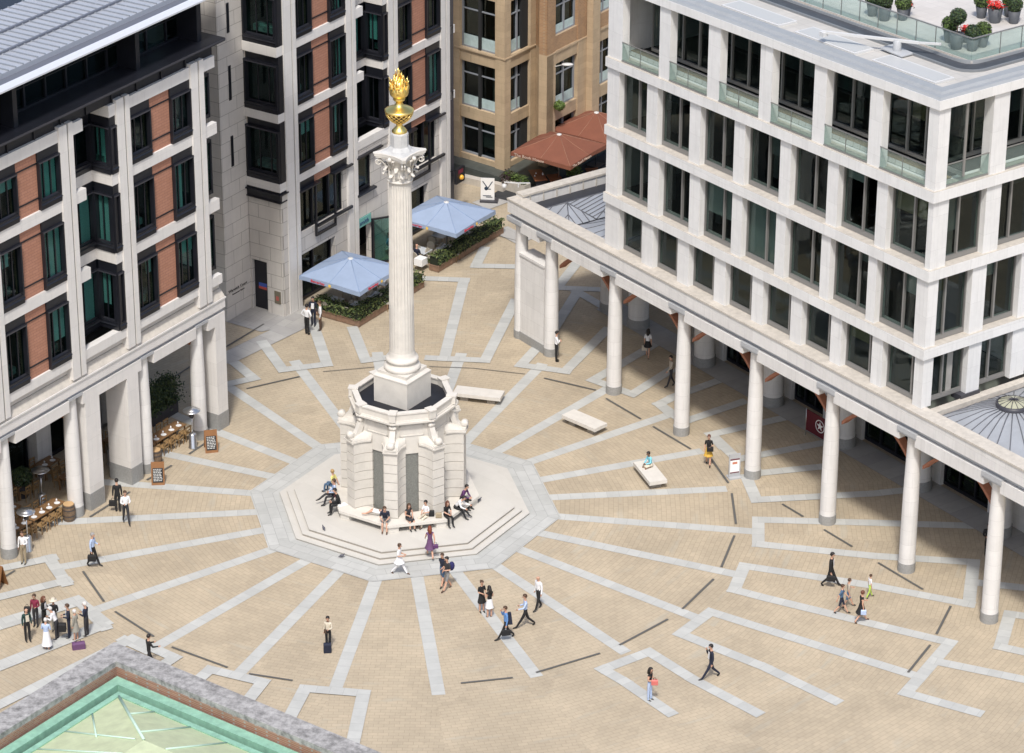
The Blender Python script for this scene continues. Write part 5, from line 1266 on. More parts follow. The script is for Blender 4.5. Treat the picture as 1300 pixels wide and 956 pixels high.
def aboard(x, y, rot, label, seed):
    c = at(x, y); t = thing('chalkboard_sign', label, 'a-board', (c.x, c.y, 0), rot, 'wooden chalkboard a-boards')
    rr = random.Random(seed)
    for sg in (-1, 1):
        F = lambda u, d, z, sg=sg: (u, sg * (.34 * (1 - z / 1.15) + .02) - sg * d * .0 + (-d if sg < 0 else d) * -1, z)
        b = MB(lambda u, d, z, sg=sg: (u, sg * (.33 * (1 - z / 1.15) + d), z)); b.box(-.33, .33, 0, .03, .0, 1.15); p = b.build('panel', BRDW, t)
        b = MB(lambda u, d, z, sg=sg: (u, sg * (.33 * (1 - z / 1.15) + d), z)); b.box(-.26, .26, .031, .038, .14, .86); p2 = b.build('slate', BRDT, p)
        b = MB(lambda u, d, z, sg=sg: (u, sg * (.33 * (1 - z / 1.15) + d), z))
        for k in range(8):
            z = .80 - k * .08; x0 = -.22
            while x0 < .18:
                w = rr.uniform(.04, .13); b.box(x0, min(x0 + w, .22), .039, .042, z - .018, z + .018); x0 += w + .03
        b.build('chalk_lines', CHALK, p2)
aboard(268, 571, radians(12), 'wooden chalkboard a-board standing nearest the tall steel heater', 3); aboard(201, 612, radians(5), 'wooden chalkboard a-board in front of the narrow middle column', 4); aboard(-2, 744, radians(-30), 'wooden chalkboard a-board cut by the left edge of the picture', 5)
# leafy screen inside the left arcade
rr0 = random.Random(21)
hd = thing('leafy_screen', 'dark leafy hedge screen on a black trough deep inside the left arcade', 'planter', LW(-.9, -3.05), AL)
b = MB(); b.box(-.5, 2.6, -.3, .3, 0, .7); b.build('trough', DARKLT, hd)
b = MB(); leafcloud(b, 6500, lambda: (Vector((rr0.uniform(-.9, 2.7), rr0.gauss(0, .30), rr0.uniform(.7, 2.1 + .2 * sin(rr0.random() * 9)))), Vector((0, -.5, .5))), .13, rr0, (0, 1)); b.build('foliage', [LEAFD, LEAF], hd)
tr = thing('potted_bush', 'dark round bush in a tall black tub behind the leftmost tables', 'plant', at(29.6, 631), 0)
b = MB(); b.lathe([(.22, 0), (.30, .75)], n=14); b.build('pot', DARKLT, tr)
b = MB(); leafcloud(b, 1500, lambda: ((lambda v: (Vector((0, 0, 1.15)) + v * .52 * rr0.uniform(.8, 1.05), v))(Vector((rr0.gauss(0, 1), rr0.gauss(0, 1), rr0.gauss(0, 1))).normalized())), .10, rr0, (0, 1)); b.build('foliage', [LEAFD, LEAF], tr)

# ================================================================== STONE BENCHES, NOTICES
def sbench(p0, p1, w, label):
    a, c = at(*p0, .45), at(*p1, .45); m_ = (a + c) / 2; L_ = (c - a).length; an = atan2((c - a).y, (c - a).x)
    t = thing('stone_bench', label, 'bench', (m_.x, m_.y, 0), an, 'pale stone slab benches'); b = MB(); b.box(-L_ / 2, L_ / 2, -w / 2, w / 2, .31, .50); b.build('slab', MONST, t)
    for sx in (-1, 1): b = MB(); b.box(sx * L_ * .28 - .22, sx * L_ * .28 + .22, -w * .3, w * .3, 0, .31); b.build('support', JOINTD, t)
sbench((577.5, 495), (638, 502), .95, 'long pale stone bench just behind the monument'); sbench((721, 524), (763, 542), .95, 'long pale stone bench in front of the column nearest the screen wall'); sbench((815, 586), (836, 612), .95, 'long pale stone bench with a seated woman in turquoise')
def notice(x, y, rot, label, title, fr):
    c = at(x, y); t = thing('notice_stand', label, 'sign', (c.x, c.y, 0), rot); b = MB(); b.box(-.35, .35, -.25, .25, 0, .07); b.build('base', CAPGREY, t)
    b = MB(); b.box(-.31, .31, -.03, .03, .07, 1.35); b.build('panel', fr, t)
    b = MB(); b.box(-.25, .25, -.036, -.03, .30, 1.05); p = b.build('poster', CHINA, t); b = MB(); b.box(-.25, .25, -.038, -.034, 1.0, 1.08); b.box(-.25, .25, -.038, -.034, .27, .33); b.build('poster_border', mat('maroon', (.13, .015, .03), .6), p)
    b = MB(); b.box(-.13, .13, -.040, -.037, .78, .90); b.build('poster_print', mat('orange_print', (.55, .2, .12), .7), p)
notice(932, 606, radians(18), 'grey notice stand with maroon-bordered white poster beside a colonnade column', 'x', CAPGREY)
c = at(619, 256); ns = thing('direction_sign', 'tall white sign with dark arrow standing behind the farther blue parasol', 'sign', (c.x, c.y, 0), radians(-6))
b = MB(); b.box(-.45, .65, -.3, .3, 0, .14); b.build('base', DARKLT, ns); b = MB(); b.box(-.42, .42, -.03, .03, .14, 1.55); b.build('panel', CHINA, ns)
b = MB(); b.sph((-.08, -.04, .88), .12, 10, 0, 1, .15, 1); b.bar((-.3, -.04, 1.35), (.02, -.04, .9), .02, .05); b.bar((.3, -.04, 1.35), (.02, -.04, .9), .02, .05); b.box(.0, .2, -.045, -.035, .82, .87); b.box(-.28, .22, -.045, -.035, .38, .43); b.box(-.1, .3, -.045, -.035, .30, .34); b.build('symbol', mat('sign_ink', (.02, .04, .07), .6), ns)
bn = thing('maroon_banner', 'maroon banner with a white star in a ring under the right-hand arcade', 'banner', RW(10.9, 5.2), AR)
b = MB(); b.box(-1.1, 1.1, -.015, .015, .35, 1.55); p = b.build('cloth', mat('maroon_cloth', (.10, .006, .014), .8), bn)
b = MB()
for k in range(24):
    a0, a1 = 2 * pi * k / 24, 2 * pi * (k + 1) / 24; b.add([(.36 * cos(a0), -.02, .98 + .36 * sin(a0)), (.36 * cos(a1), -.02, .98 + .36 * sin(a1)), (.31 * cos(a1), -.02, .98 + .31 * sin(a1)), (.31 * cos(a0), -.02, .98 + .31 * sin(a0))], [(0, 1, 2, 3)])
st = [( (.27 if k % 2 == 0 else .11) * cos(pi / 2 + k * pi / 5), (.27 if k % 2 == 0 else .11) * sin(pi / 2 + k * pi / 5)) for k in range(10)]
b.add([(x, -.021, .98 + z) for x, z in st], [tuple(range(10))]); b.build('star_emblem', CHINA, p)
for sx in (-1, 1): b = MB(); b.tube([(sx * 1.13, 0, 0), (sx * 1.13, 0, 1.6)], .025, 6); b.build('post', STEEL, bn)

# ================================================================== PUB TERRACE AT THE BACK
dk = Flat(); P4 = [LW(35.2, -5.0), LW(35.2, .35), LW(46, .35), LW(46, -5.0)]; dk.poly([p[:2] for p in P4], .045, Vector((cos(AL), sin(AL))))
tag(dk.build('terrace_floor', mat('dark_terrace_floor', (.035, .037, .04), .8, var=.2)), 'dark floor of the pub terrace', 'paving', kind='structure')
kw = thing('low_kerb_wall', 'low pale kerb wall along the foot of the tan building', 'wall'); a, c = at(560, 224), at(641, 243); b = MB(); b.bar((a.x, a.y, .22), (c.x, c.y, .22), .45, .44); b.build('kerb', LEDGE, kw)
wp = thing('white_planter', 'white rectangular planter with a low bright hedge by the pub terrace', 'planter', at(655, 243), radians(142)); b = MB(); b.box(-.9, .9, -.3, .3, 0, .7); b.build('trough', LEDGE, wp)
b = MB(); leafcloud(b, 900, lambda: (Vector((rr0.uniform(-.85, .85), rr0.uniform(-.3, .3), rr0.uniform(.7, 1.15))), Vector((0, 0, 1))), .1, rr0, (0, 1)); b.build('foliage', [LEAFB, LEAF], wp)
for i, (x, y, m_, lab) in enumerate([(645, 240, mat('purple_leaf', (.03, .012, .015), .7), 'dark purple-leaved shrub by the white planter'), (729, 232, LEAFB, 'small green shrub in front of the brown parasols')]):
    c = at(x, y); s = thing('shrub', lab, 'shrub', (c.x, c.y, 0)); b = MB(); b.tube([(0, 0, 0), (0, 0, .7)], .04, 5); b.build('stem', WOODP, s)
    b = MB(); leafcloud(b, 500, lambda: ((lambda v: (Vector((0, 0, .8)) + v * .5 * rr0.uniform(.3, 1.1), v))(Vector((rr0.gauss(0, 1), rr0.gauss(0, 1), rr0.gauss(0, .7))).normalized())), .13, rr0); b.build('foliage', m_, s)
for i, (x, y, lab) in enumerate([(683, 222, 'dark wooden pub table with white cups, nearest the tan building'), (706, 228, 'bare reddish pub table in front of the brown parasols'), (755, 220, 'pub table with white napkins by the white office block')]):
    c = at(x, y, .75); t = thing('pub_table', lab, 'table', (c.x, c.y, 0), AL + .8); b = MB(); b.box(-.9, .9, -.4, .4, .71, .75); b.build('table_top', mat('red_wood', (.24, .09, .04), .5, var=.2), t)
    for sx in (-1, 1): b = MB(); b.box(sx * .7 - .04, sx * .7 + .04, -.3, .3, 0, .71); b.build('trestle', DARKLT, t)
    if i != 1:
        for j in range(4): o = copy_tree(N0); place(o, (c.x + .3 * cos(j * 2), c.y + .25 * sin(j * 2.3), .751)); tag(o, 'white napkin on the ' + lab.split(',')[0].split(' with')[0], 'napkin', 'napkins on pub table %s' % ('by the block' if i else 'by the tan building'))
# flower pot holder on the pier
hb = thing('hanging_basket', 'green hanging basket on the brick pier above the brown parasols', 'plant', (K3 + U2 * .9 - n2 * .35).to_3d() + Vector((0, 0, 4.5)))
b = MB(); leafcloud(b, 500, lambda: ((lambda v: (v * .33 * rr0.uniform(.6, 1.1), v))(Vector((rr0.gauss(0, 1), rr0.gauss(0, 1), rr0.gauss(0, 1))).normalized())), .12, rr0); b.build('foliage', LEAFB, hb); b = MB(); b.lathe([(.05, -.25), (.22, 0)], n=10); b.build('basket', WOODP, hb)

# ================================================================== ROOF TERRACE POTS
POT = mat('charcoal_pot', (.075, .08, .09), .6, var=.1); RED = mat('red_flower', (.65, .03, .02), .6)
zT = 24.62
def pot(s, t, h, r, kind, label):
    z = zT * (1 + .0021 * (s - 23.7)); o = thing('roof_pot', label, 'potted plant', RW(s, t, z), 0); rr = random.Random(int(s * 31 + t * 7))
    b = MB(); b.lathe([(r * .68, 0), (r, h), (r * .88, h), (r * .86, h - .05)], n=18); b.build('pot', POT, o)
    def ball(cz, R, m_):
        b = MB(); leafcloud(b, 700, lambda: ((lambda v: (Vector((0, 0, cz)) + v * R * rr.uniform(.9, 1.03), v))(Vector((rr.gauss(0, 1), rr.gauss(0, 1), rr.gauss(0, 1))).normalized())), .09, rr, (0, 1)); b.build('topiary_ball', m_, o)
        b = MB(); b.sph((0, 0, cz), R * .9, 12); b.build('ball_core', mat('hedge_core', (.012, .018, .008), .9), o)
    if kind == 'std': b = MB(); b.tube([(0, 0, h), (0, 0, h + .5)], .03, 6); b.build('stem', WOODP, o); ball(h + .85, .40, [LEAFD, LEAF])
    elif kind == 'ball': ball(h + .28, .40, [LEAFB, LEAF])
    elif kind == 'dark': ball(h + .28, .38, [LEAFD, LEAF])
    else:
        b = MB(); leafcloud(b, 260, lambda: (Vector((rr.gauss(0, r * .5), rr.gauss(0, r * .5), h + rr.uniform(0, .3))), Vector((0, 0, 1))), .1, rr); b.build('flowers', RED, o); b = MB(); leafcloud(b, 260, lambda: (Vector((rr.gauss(0, r * .5), rr.gauss(0, r * .5), h + rr.uniform(-.02, .15))), Vector((0, 0, 1))), .1, rr); b.build('foliage', LEAFD, o)
def sT(x, y):
    p = at(x, y, zT * .995) - Vector((ORx, ORy, 0)); return p.x * cos(AR) + p.y * sin(AR), -p.x * sin(AR) + p.y * cos(AR)
for (x, y, h, r, k, lab) in [(1214, 59, .75, .36, 'std', 'charcoal pot with a dark lollipop topiary, nearest the glass balustrade corner'), (1205, 49, .6, .3, 'ball', 'charcoal pot with a green ball tucked behind the lollipop topiary'), (1234, 62, .6, .32, 'dark', 'charcoal pot with a dark green ball, right beside the red flowers'), (1226, 50, .5, .26, 'fl', 'small pot of red flowers in the group near the balustrade corner'),
                          (1247, 57, .55, .3, 'ball', 'charcoal pot with a bright ball, right of the balustrade corner group'), (1123, 16, .7, .34, 'dark', 'low charcoal pot right behind the upper balustrade'), (1108, 9, .6, .3, 'dark', 'charcoal pot at the left end of the upper pots'), (1146, 16, .6, .3, 'ball', 'charcoal pot with a green ball next to red flowers by the upper balustrade'), (1151, 10, .5, .25, 'fl', 'small pot of red flowers by the upper balustrade'),
                          (1246, 16, .6, .3, 'ball', 'charcoal pot with a green ball in the row at the top right'), (1263, 23, .75, .38, 'fl', 'wide charcoal pot of red flowers in the row at the top right'), (1287, 25, .65, .32, 'dark', 'charcoal pot with a dark ball at the right end of the top row'), (1281, 15, .6, .3, 'ball', 'charcoal pot with a green ball behind the dark one at the top right')]:
    s, t = sT(x, y); pot(s, t, h, r, k, lab)
# ================================================================== PEOPLE
CM = {}
def cmat(c, rough=.8):
    k = tuple(round(x, 3) for x in c)
    if k not in CM: CM[k] = mat('cloth_%d' % len(CM), c, rough, var=.08, vscale=9)
    return CM[k]
SKIN = mat('skin', (.56, .33, .23), .6); SKIN2 = mat('skin_dark', (.20, .11, .07), .6); SHOE = mat('black_shoe', (.015, .015, .015), .4); SHOEB = mat('brown_shoe', (.10, .05, .03), .5)
EYE = mat('eye', (.02, .015, .01), .3); LIP = mat('lip', (.35, .10, .09), .6)
HAIRC = dict(brown=(.065, .032, .015), dark=(.012, .009, .008), blond=(.40, .26, .11), red=(.18, .04, .015), grey=(.30, .29, .28), white=(.6, .58, .55), auburn=(.12, .04, .02))
C_ = dict(white=(.78, .78, .79), lblue=(.42, .52, .72), blue=(.12, .26, .55), navy=(.012, .016, .035), black=(.012, .012, .013), charcoal=(.03, .03, .035), brown=(.09, .055, .035), grey=(.22, .22, .22), cream=(.62, .56, .45), yellow=(.62, .38, .06), lyellow=(.75, .70, .25), turq=(.22, .58, .68), green=(.01, .04, .035), lime=(.45, .62, .12), purple=(.10, .03, .12), violet=(.13, .06, .14), denim=(.07, .13, .22), crimson=(.20, .02, .05), pink=(.6, .10, .13), khaki=(.33, .27, .18), stripe=(.30, .29, .25), beige=(.42, .37, .30), coral=(.6, .16, .14))
npl = [0]
def R2(p, a):   # rotate (y,z) displacement of length p about x
    return Vector((0, p * sin(a), -p * cos(a)))
def person(label, loc, face, H=1.74, pose='stand', top='white', bot='black', hair='brown', style='short', sleeve='long', leg='long', fem=False, skirt=None, arms=('down', 'down'), shoe=SHOE, skin=SKIN, hat=None, lean=0, stride=1.0, headturn=0, tie=None, bulk=1.0, group=None, seat=.46, sash=None):
    s = H / 1.74; V = Vector; J = {}; E = []; R = {}
    k = .92 if fem else 1.0; k *= bulk
    stand = pose in ('stand', 'walk')
    th, sh = .44, .43
    ang = {'stand': ((.05, -.02), (-.04, .02)), 'walk': ((.40 * stride, -.08), (-.26 * stride, .45 * stride)), 'sit': ((1.48, 1.35), (1.50, 1.50)), 'cross': ((1.50, 1.25), (1.62, .75)), 'stretch': ((1.45, .75), (1.40, .95))}
    A = ang.get(pose, ang['sit'])
    hipw = .088 * (1.05 if fem else 1)
    low = 1e9; legs = []
    for i, sx in enumerate((-1, 1)):
        a, c = A[i]; hp = V((sx * hipw, 0, -.02)); kn = hp + R2(th, a)
        an = kn + R2(sh, a - c)
        if stand: an = kn + R2(sh, a - c) if pose == 'walk' else kn + R2(sh, a * .2)
        if not stand: kn.x *= 1.25; an.x = kn.x * 1.0
        tdir = V((0, .17, -.055)) if not (pose == 'walk' and i == 1) else V((0, .12, -.12))
        legs.append((hp, kn, an, an + tdir)); low = min(low, (an + tdir).z)
    pz = -low + .012 if stand else (seat + .115) / s
    P = V((0, 0, pz)); J['pel'] = P; la = radians(lean)
    up_ = V((0, sin(la), cos(la)))
    J['wst'] = P + up_ * .13; J['chs'] = P + up_ * .34; J['upc'] = P + up_ * .46; J['nkb'] = P + up_ * .53; J['nkt'] = P + up_ * .60 + V((0, .012, 0)); hd = P + up_ * .67 + V((0, .03, .0)); J['hlo'] = hd; J['hmi'] = hd + V((0, .01, .06)); J['hto'] = hd + V((0, -.005, .115))
    E += [('pel', 'wst'), ('wst', 'chs'), ('chs', 'upc'), ('upc', 'nkb'), ('nkb', 'nkt'), ('nkt', 'hlo'), ('hlo', 'hmi'), ('hmi', 'hto')]
    R.update(pel=(.155 * k, .115 * k), wst=(.135 * k, .10 * k), chs=(.158 * k, .115 * k), upc=(.145 * k, .10 * k), nkb=(.065, .06), nkt=(.052, .055), hlo=(.066, .078), hmi=(.078, .098), hto=(.058, .07))
    for i, sx in enumerate((-1, 1)):
        n = 'LR'[i]; hp, kn, an, to = legs[i]
        J['hp' + n] = P + hp; J['kn' + n] = P + kn; J['an' + n] = P + an; J['to' + n] = P + to
        E += [('pel', 'hp' + n), ('hp' + n, 'kn' + n), ('kn' + n, 'an' + n), ('an' + n, 'to' + n)]
        kk = 1.12 if leg == 'long' else 1.0
        R['hp' + n] = (.088 * k, .092 * k); R['kn' + n] = (.056 * kk, .058 * kk); R['an' + n] = (.042 * kk, .044 * kk); R['to' + n] = (.036, .022)
        shp = J['upc'] + V((sx * .165 * k, 0, .025)); am = arms[i]; f = sx
        D = {'down': (V((f * .04, -.02, -.28)), V((f * .01, .05, -.25))), 'swingf': (V((f * .04, .12, -.25)), V((0, .18, -.17))), 'swingb': (V((f * .05, -.14, -.24)), V((0, -.06, -.25))), 'bent': (V((f * .05, .02, -.27)), V((-f * .10, .22, .02))), 'phone': (V((f * .10, .08, -.24)), V((-f * .10, .08, .28))),
             'hips': (V((f * .15, -.06, -.22)), V((-f * .13, .10, -.16))), 'lap': (V((f * .04, .08, -.26)), V((-f * .12, .20, -.06))), 'out': (V((f * .05, .12, -.24)), V((f * .02, .25, -.02))), 'cross': (V((f * .05, .06, -.26)), V((-f * .22, .14, .04))), 'prop': (V((f * .05, -.10, -.26)), V((f * .02, -.08, -.24))), 'side': (V((f * .20, .02, -.20)), V((f * .16, .10, -.14)))}[am]
        J['sh' + n] = shp; J['el' + n] = shp + D[0]; J['wr' + n] = shp + D[0] + D[1] * .96; J['ha' + n] = J['wr' + n] + D[1].normalized() * .065
        E += [('upc', 'sh' + n), ('sh' + n, 'el' + n), ('el' + n, 'wr' + n), ('wr' + n, 'ha' + n)]
        sl = 1.15 if sleeve == 'long' else 1
        R['sh' + n] = (.062 * k, .060 * k); R['el' + n] = (.043 * sl, .043 * sl); R['wr' + n] = (.029 * sl, .029 * sl); R['ha' + n] = (.032, .020)
    names = list(J); idx = {n: i for i, n in enumerate(names)}
    me = bpy.data.meshes.new('person_skel'); me.from_pydata([tuple(J[n] * s) for n in names], [(idx[a], idx[c]) for a, c in E], [])
    o = bpy.data.objects.new('person_skel', me); COL.objects.link(o)
    md = o.modifiers.new('Skin', 'SKIN'); md.use_smooth_shade = True; md.branch_smoothing = .3
    lay = me.skin_vertices[0] if me.skin_vertices else None
    sv = me.skin_vertices[0].data
    for n in names: sv[idx[n]].radius = (R[n][0] * s, R[n][1] * s); sv[idx[n]].use_root = (n == 'pel')
    sb = o.modifiers.new('Sub', 'SUBSURF'); sb.levels = 2; sb.render_levels = 2
    dg = bpy.context.evaluated_depsgraph_get(); bm_ = bpy.data.meshes.new_from_object(o.evaluated_get(dg)); bpy.data.objects.remove(o)
    # append fingers and face
    b = MB(); b.v = [tuple(v.co) for v in bm_.vertices]; 
    segs = []
    tpm, btm = 1, 2
    lab = {('pel', 'wst'): btm if not skirt == 'dress' else tpm, ('wst', 'chs'): tpm, ('chs', 'upc'): tpm, ('upc', 'nkb'): tpm, ('nkb', 'nkt'): 0, ('nkt', 'hlo'): 0, ('hlo', 'hmi'): 0, ('hmi', 'hto'): 0}
    for n in 'LR':
        lab[('pel', 'hp' + n)] = btm; lab[('hp' + n, 'kn' + n)] = 0 if leg == 'bare' else btm; lab[('kn' + n, 'an' + n)] = btm if leg == 'long' else 0; lab[('an' + n, 'to' + n)] = 3
        lab[('upc', 'sh' + n)] = tpm; lab[('sh' + n, 'el' + n)] = 0 if sleeve == 'none' else tpm; lab[('el' + n, 'wr' + n)] = tpm if sleeve == 'long' else 0; lab[('wr' + n, 'ha' + n)] = 0
    SG = [(J[a] * s, J[c] * s, lab[(a, c)], (R[a][0] + R[c][0]) / 2 * s, (a, c)) for a, c in E]
    for p in bm_.polygons:
        c = p.center; best = None
        for a, q, l, rr, nm in SG:
            d = q - a; t = max(0, min(1, (c - a).dot(d) / d.length_squared)); ds = (c - (a + d * t)).length / max(rr, .01) ** .5
            if best is None or ds < best[0]: best = (ds, l, nm, t)
        l = best[1]
        if leg == 'shorts' and best[2][0][:2] == 'hp' and best[3] > .93: l = 0
        if sleeve == 'short' and best[2][0][:2] == 'sh' and best[3] > .8: l = 0
        if best[2] == ('nkt', 'hlo') or best[2] == ('nkb', 'nkt'): l = 0
        if best[2] == ('upc', 'nkb') and best[3] > .9: l = 0
        b.f.append(list(p.vertices)); b.m.append(l); b.sm.append(True)
    bpy.data.meshes.remove(bm_)
    for n in 'LR':
        w, h = J['wr' + n] * s, J['ha' + n] * s; d = (h - w).normalized(); x = d.cross(V((1, 0, .2))).normalized()
        for j in range(4):
            o_ = x * ((j - 1.5) * .017 * s); L_ = (.072, .082, .078, .06)[j] * s; cu = d.cross(x) * (.02 * s) * (1 if n == 'L' else -1)
            b.tube([h + o_ - d * .01 * s, h + o_ + d * L_ * .55, h + o_ * .8 + d * L_ * .9 + cu], [.0095 * s, .009 * s, .006 * s], 5, 0)
        b.tube([w + (h - w) * .35, w + (h - w) * .8 + x * .045 * s, h + x * .052 * s + d * .02 * s], [.012 * s, .011 * s, .008 * s], 5, 0)
    hm = (J['hmi']) * s; f = V((0, 1, 0))
    b.tube([hm + V((0, .088, .012)) * s, hm + V((0, .118, -.028)) * s, hm + V((0, .09, -.038)) * s], [.008 * s, .016 * s, .01 * s], 5, 0)
    for sx in (-1, 1):
        b.sph(tuple(hm + V((sx * .033, .088, .005)) * s), .011 * s, 6, 4); b.sph(tuple(hm + V((sx * .083, .0, -.012)) * s), .022 * s, 6, 0, .5, .8, 1.2)
    b.sph(tuple(hm + V((0, .086, -.062)) * s), .02 * s, 6, 5, 1.1, .4, .35)
    ob = b.build('person', [skin, cmat(C_[top]), cmat(C_[bot]), shoe, EYE, LIP])
    ob.location = loc; ob.rotation_euler = (0, 0, radians(face - 90)); tag(ob, label, 'person', group)
    # hair
    if style != 'bald':
        hb = MB(); n = 14; m_ = 8; vs = []; fs = []; HC = mat('hair_' + hair, HAIRC[hair], .55, var=.3, vscale=30)
        for j in range(m_ + 1):
            for i in range(n):
                ph = pi * j / m_; a = 2 * pi * i / n; vs.append((hm.x + .098 * s * sin(ph) * cos(a), hm.y - .010 * s + .116 * s * sin(ph) * sin(a), hm.z + .028 * s + .115 * s * cos(ph)))
        for j in range(m_):
            for i in range(n):
                a = 2 * pi * (i + .5) / n; phm = pi * (j + .5) / m_; front = sin(a)
                lim = .62 if front < -.1 else (.50 if front < .45 else .36)
                if style in ('long', 'bob') and front < .35: lim = .80
                if phm / pi < lim: fs.append((j * n + i, (j + 1) * n + i, (j + 1) * n + (i + 1) % n, j * n + (i + 1) % n))
        hb.add(vs, fs, 0, True)
        if style == 'long':
            hb.tube([hm + V((0, -.05, .04)) * s, hm + V((0, -.085, -.08)) * s, hm + V((0, -.11, -.22)) * s, hm + V((0, -.10, -.34)) * s], [.085 * s, .10 * s, .085 * s, .03 * s], 8)
            for sx in (-1, 1): hb.tube([hm + V((sx * .085, -.01, .0)) * s, hm + V((sx * .095, .01, -.12)) * s, hm + V((sx * .07, .0, -.24)) * s], [.03 * s, .035 * s, .012 * s], 6)
        if style == 'bun': hb.sph(tuple(hm + V((0, -.125, .05)) * s), .05 * s, 8)
        hb.build('hair', HC, ob)
    if hat:
        hb = MB(); z = hm.z + .055 * s; hb.lathe([(.20 * s, z), (.19 * s, z + .012), (.10 * s, z + .03), (.10 * s, z + .10), (.07 * s, z + .125), (.01, z + .13)], (hm.x, hm.y), 18); hb.build('hat', cmat(C_[hat]), ob)
    if skirt:
        hb = MB(); n = 18; z1 = J['wst'].z * s; Ln = {'skirt': .50, 'dress': .52, 'long': .80, 'mini': .36}[skirt] * s; r0 = .135 * k * s
        if stand:
            vs = []; K = 6
            for j in range(K + 1):
                u = j / K; yy = up_.y * .1 * s * (1 - u)
                fl = .04 + (.045 if skirt != 'mini' else .03) * u * (1.7 if skirt in ('long',) else 1) + (.06 * u * u * stride if pose == 'walk' else 0)
                for i in range(n): a = 2 * pi * i / n; r = r0 * (1 + .14 * sin(u * pi * .6)) + fl * s * (.35 + .65 * u) * u ** .5 * .9; w = 1 + .05 * u * sin(a * 5); vs.append((r * 1.02 * w * cos(a), (r * .86 + (.05 * u * s if pose == 'walk' else 0)) * w * sin(a) + yy, z1 - Ln * u))
            fs = [(j * n + i, (j + 1) * n + i, (j + 1) * n + (i + 1) % n, j * n + (i + 1) % n) for j in range(K) for i in range(n)]
            hb.add(vs, fs, 0, True)
        else:
            pz_ = J['pel'].z * s; hb.tube([V((0, -.02, pz_ + .10 * s)), V((0, .02, pz_ + .0)), V((0, .20 * s, pz_ - .0)), V((0, .44 * s, pz_ - .02 * s))], [.13 * k * s, .175 * s, .18 * s, .165 * s], 12)
            for i in range(len(hb.v)): x, y, z = hb.v[i]; hb.v[i] = (x, y, pz_ + (z - pz_) * .68)
        hb.build('skirt', cmat(C_[bot if skirt != 'dress' else top]), ob)
    if tie:
        hb = MB(); p = J['nkb'] * s; q = J['wst'] * s; hb.bar((0, p.y + .105 * s * 1.0, p.z - .05 * s), (0, q.y + .125 * s, q.z + .02), .16 * s if tie[0] == 'shirt' else .05 * s, .012); hb.build('shirt_front' if tie[0] == 'shirt' else 'tie', cmat(C_[tie[1]]), ob)
    return ob, J, s
def G(x, y, z=0.0): return at(x, y, z)
def bag(name, label, cat, p, size, col, rot=0, handle=True, rnd_=.25):
    """p: world position of the handle / top"""
    w, d, h = size; t = thing(name, label, cat, (p.x, p.y, p.z - h - (.12 if handle else 0)), rot)
    b = MB(); q = [(-w / 2, -d / 2), (w / 2, -d / 2), (w / 2, d / 2), (-w / 2, d / 2)]
    c = [(x * .93, y * .9) for x, y in q]; b.prism(c, 0, h * .06, poly2=q); b.prism(q, h * .06, h * .85); b.prism(q, h * .85, h, poly2=[(x * .9, y * .45) for x, y in q]); b.build('bag_body', cmat(C_[col] if isinstance(col, str) else col, .6), t)
    if handle: b = MB(); b.tube([(-w * .22, 0, h - .01), (-w * .14, 0, h + .11), (w * .14, 0, h + .11), (w * .22, 0, h - .01)], .012, 5); b.build('handle', SHOE, t)
    return t
def hand(r, side):
    ob, J, s = r; v = J['ha' + side] * s; a = ob.rotation_euler[2]; return ob.location + Vector((v.x * cos(a) - v.y * sin(a), v.x * sin(a) + v.y * cos(a), v.z))
W2 = ('swingf', 'swingb'); W3 = ('swingb', 'swingf')
# the three men by the hedge
person('man in white shirt and black trousers seen from behind, leftmost of the three by the hedge', G(390, 425), 60, 1.80, top='white', bot='black', hair='dark', arms=('hips', 'hips'))
person('man in dark suit standing in the middle of the three by the hedge', G(398, 414), -100, 1.76, top='navy', bot='navy', hair='dark', arms=('down', 'bent'), tie=('shirt', 'white'))
person('man in white shirt and brown trousers, rightmost of the three by the hedge', G(407, 420), 185, 1.78, top='white', bot='brown', arms=('down', 'down'))
person('man in white shirt leaning with folded arms at the second colonnade column', G(706, 459), 10, 1.78, top='white', bot='black', hair='dark', arms=('cross', 'cross'))
r = person('woman with long dark hair in white top and black skirt under the right arcade', G(822, 455), 75, 1.68, 'walk', 'white', 'black', 'dark', 'long', 'short', 'bare', True, 'mini', stride=.5, shoe=SHOE)
bag('shoulder_bag', 'pale shopping bag held by the woman under the right arcade', 'bag', hand(r, 'L'), (.3, .1, .3), 'cream')
person('man in pale shirt half hidden behind a colonnade column', G(851.5, 491), 200, 1.78, 'walk', 'beige', 'charcoal', 'dark', stride=.6, arms=W2)
r = person('woman in black top and yellow skirt walking past the notice stand', G(899, 591), -95, 1.70, 'walk', 'black', 'yellow', 'auburn', 'bob', 'short', 'bare', True, 'skirt', stride=.55, arms=('bent', 'down'))
bag('handbag', 'black handbag of the woman in the yellow skirt', 'bag', hand(r, 'L') + Vector((0, 0, .15)), (.34, .14, .25), 'black')
person('woman in turquoise jacket sitting on the slab bench', G(826, 603, .0), 215, 1.64, 'sit', 'turq', 'cream', 'dark', 'bob', 'long', 'short' if False else 'bare', True, 'skirt', arms=('lap', 'lap'), lean=14, seat=.50, shoe=SHOEB, skin=SKIN2)
r = person('man in dark suit striding with a case near the right colonnade', G(1054, 744), -12, 1.84, 'walk', 'black', 'black', 'dark', arms=('down', 'down'), tie=('shirt', 'white'), stride=1.05, bulk=1.15)
bag('briefcase', 'black briefcase carried by the striding man near the right colonnade', 'bag', hand(r, 'R'), (.42, .13, .30), 'black', -.2)
person('boy in blue shirt and long navy shorts in the family group', G(1067.5, 779), -12, 1.55, 'walk', 'denim', 'navy', 'brown', sleeve='short', leg='shorts', stride=.9, arms=W2, shoe=SHOE).__class__
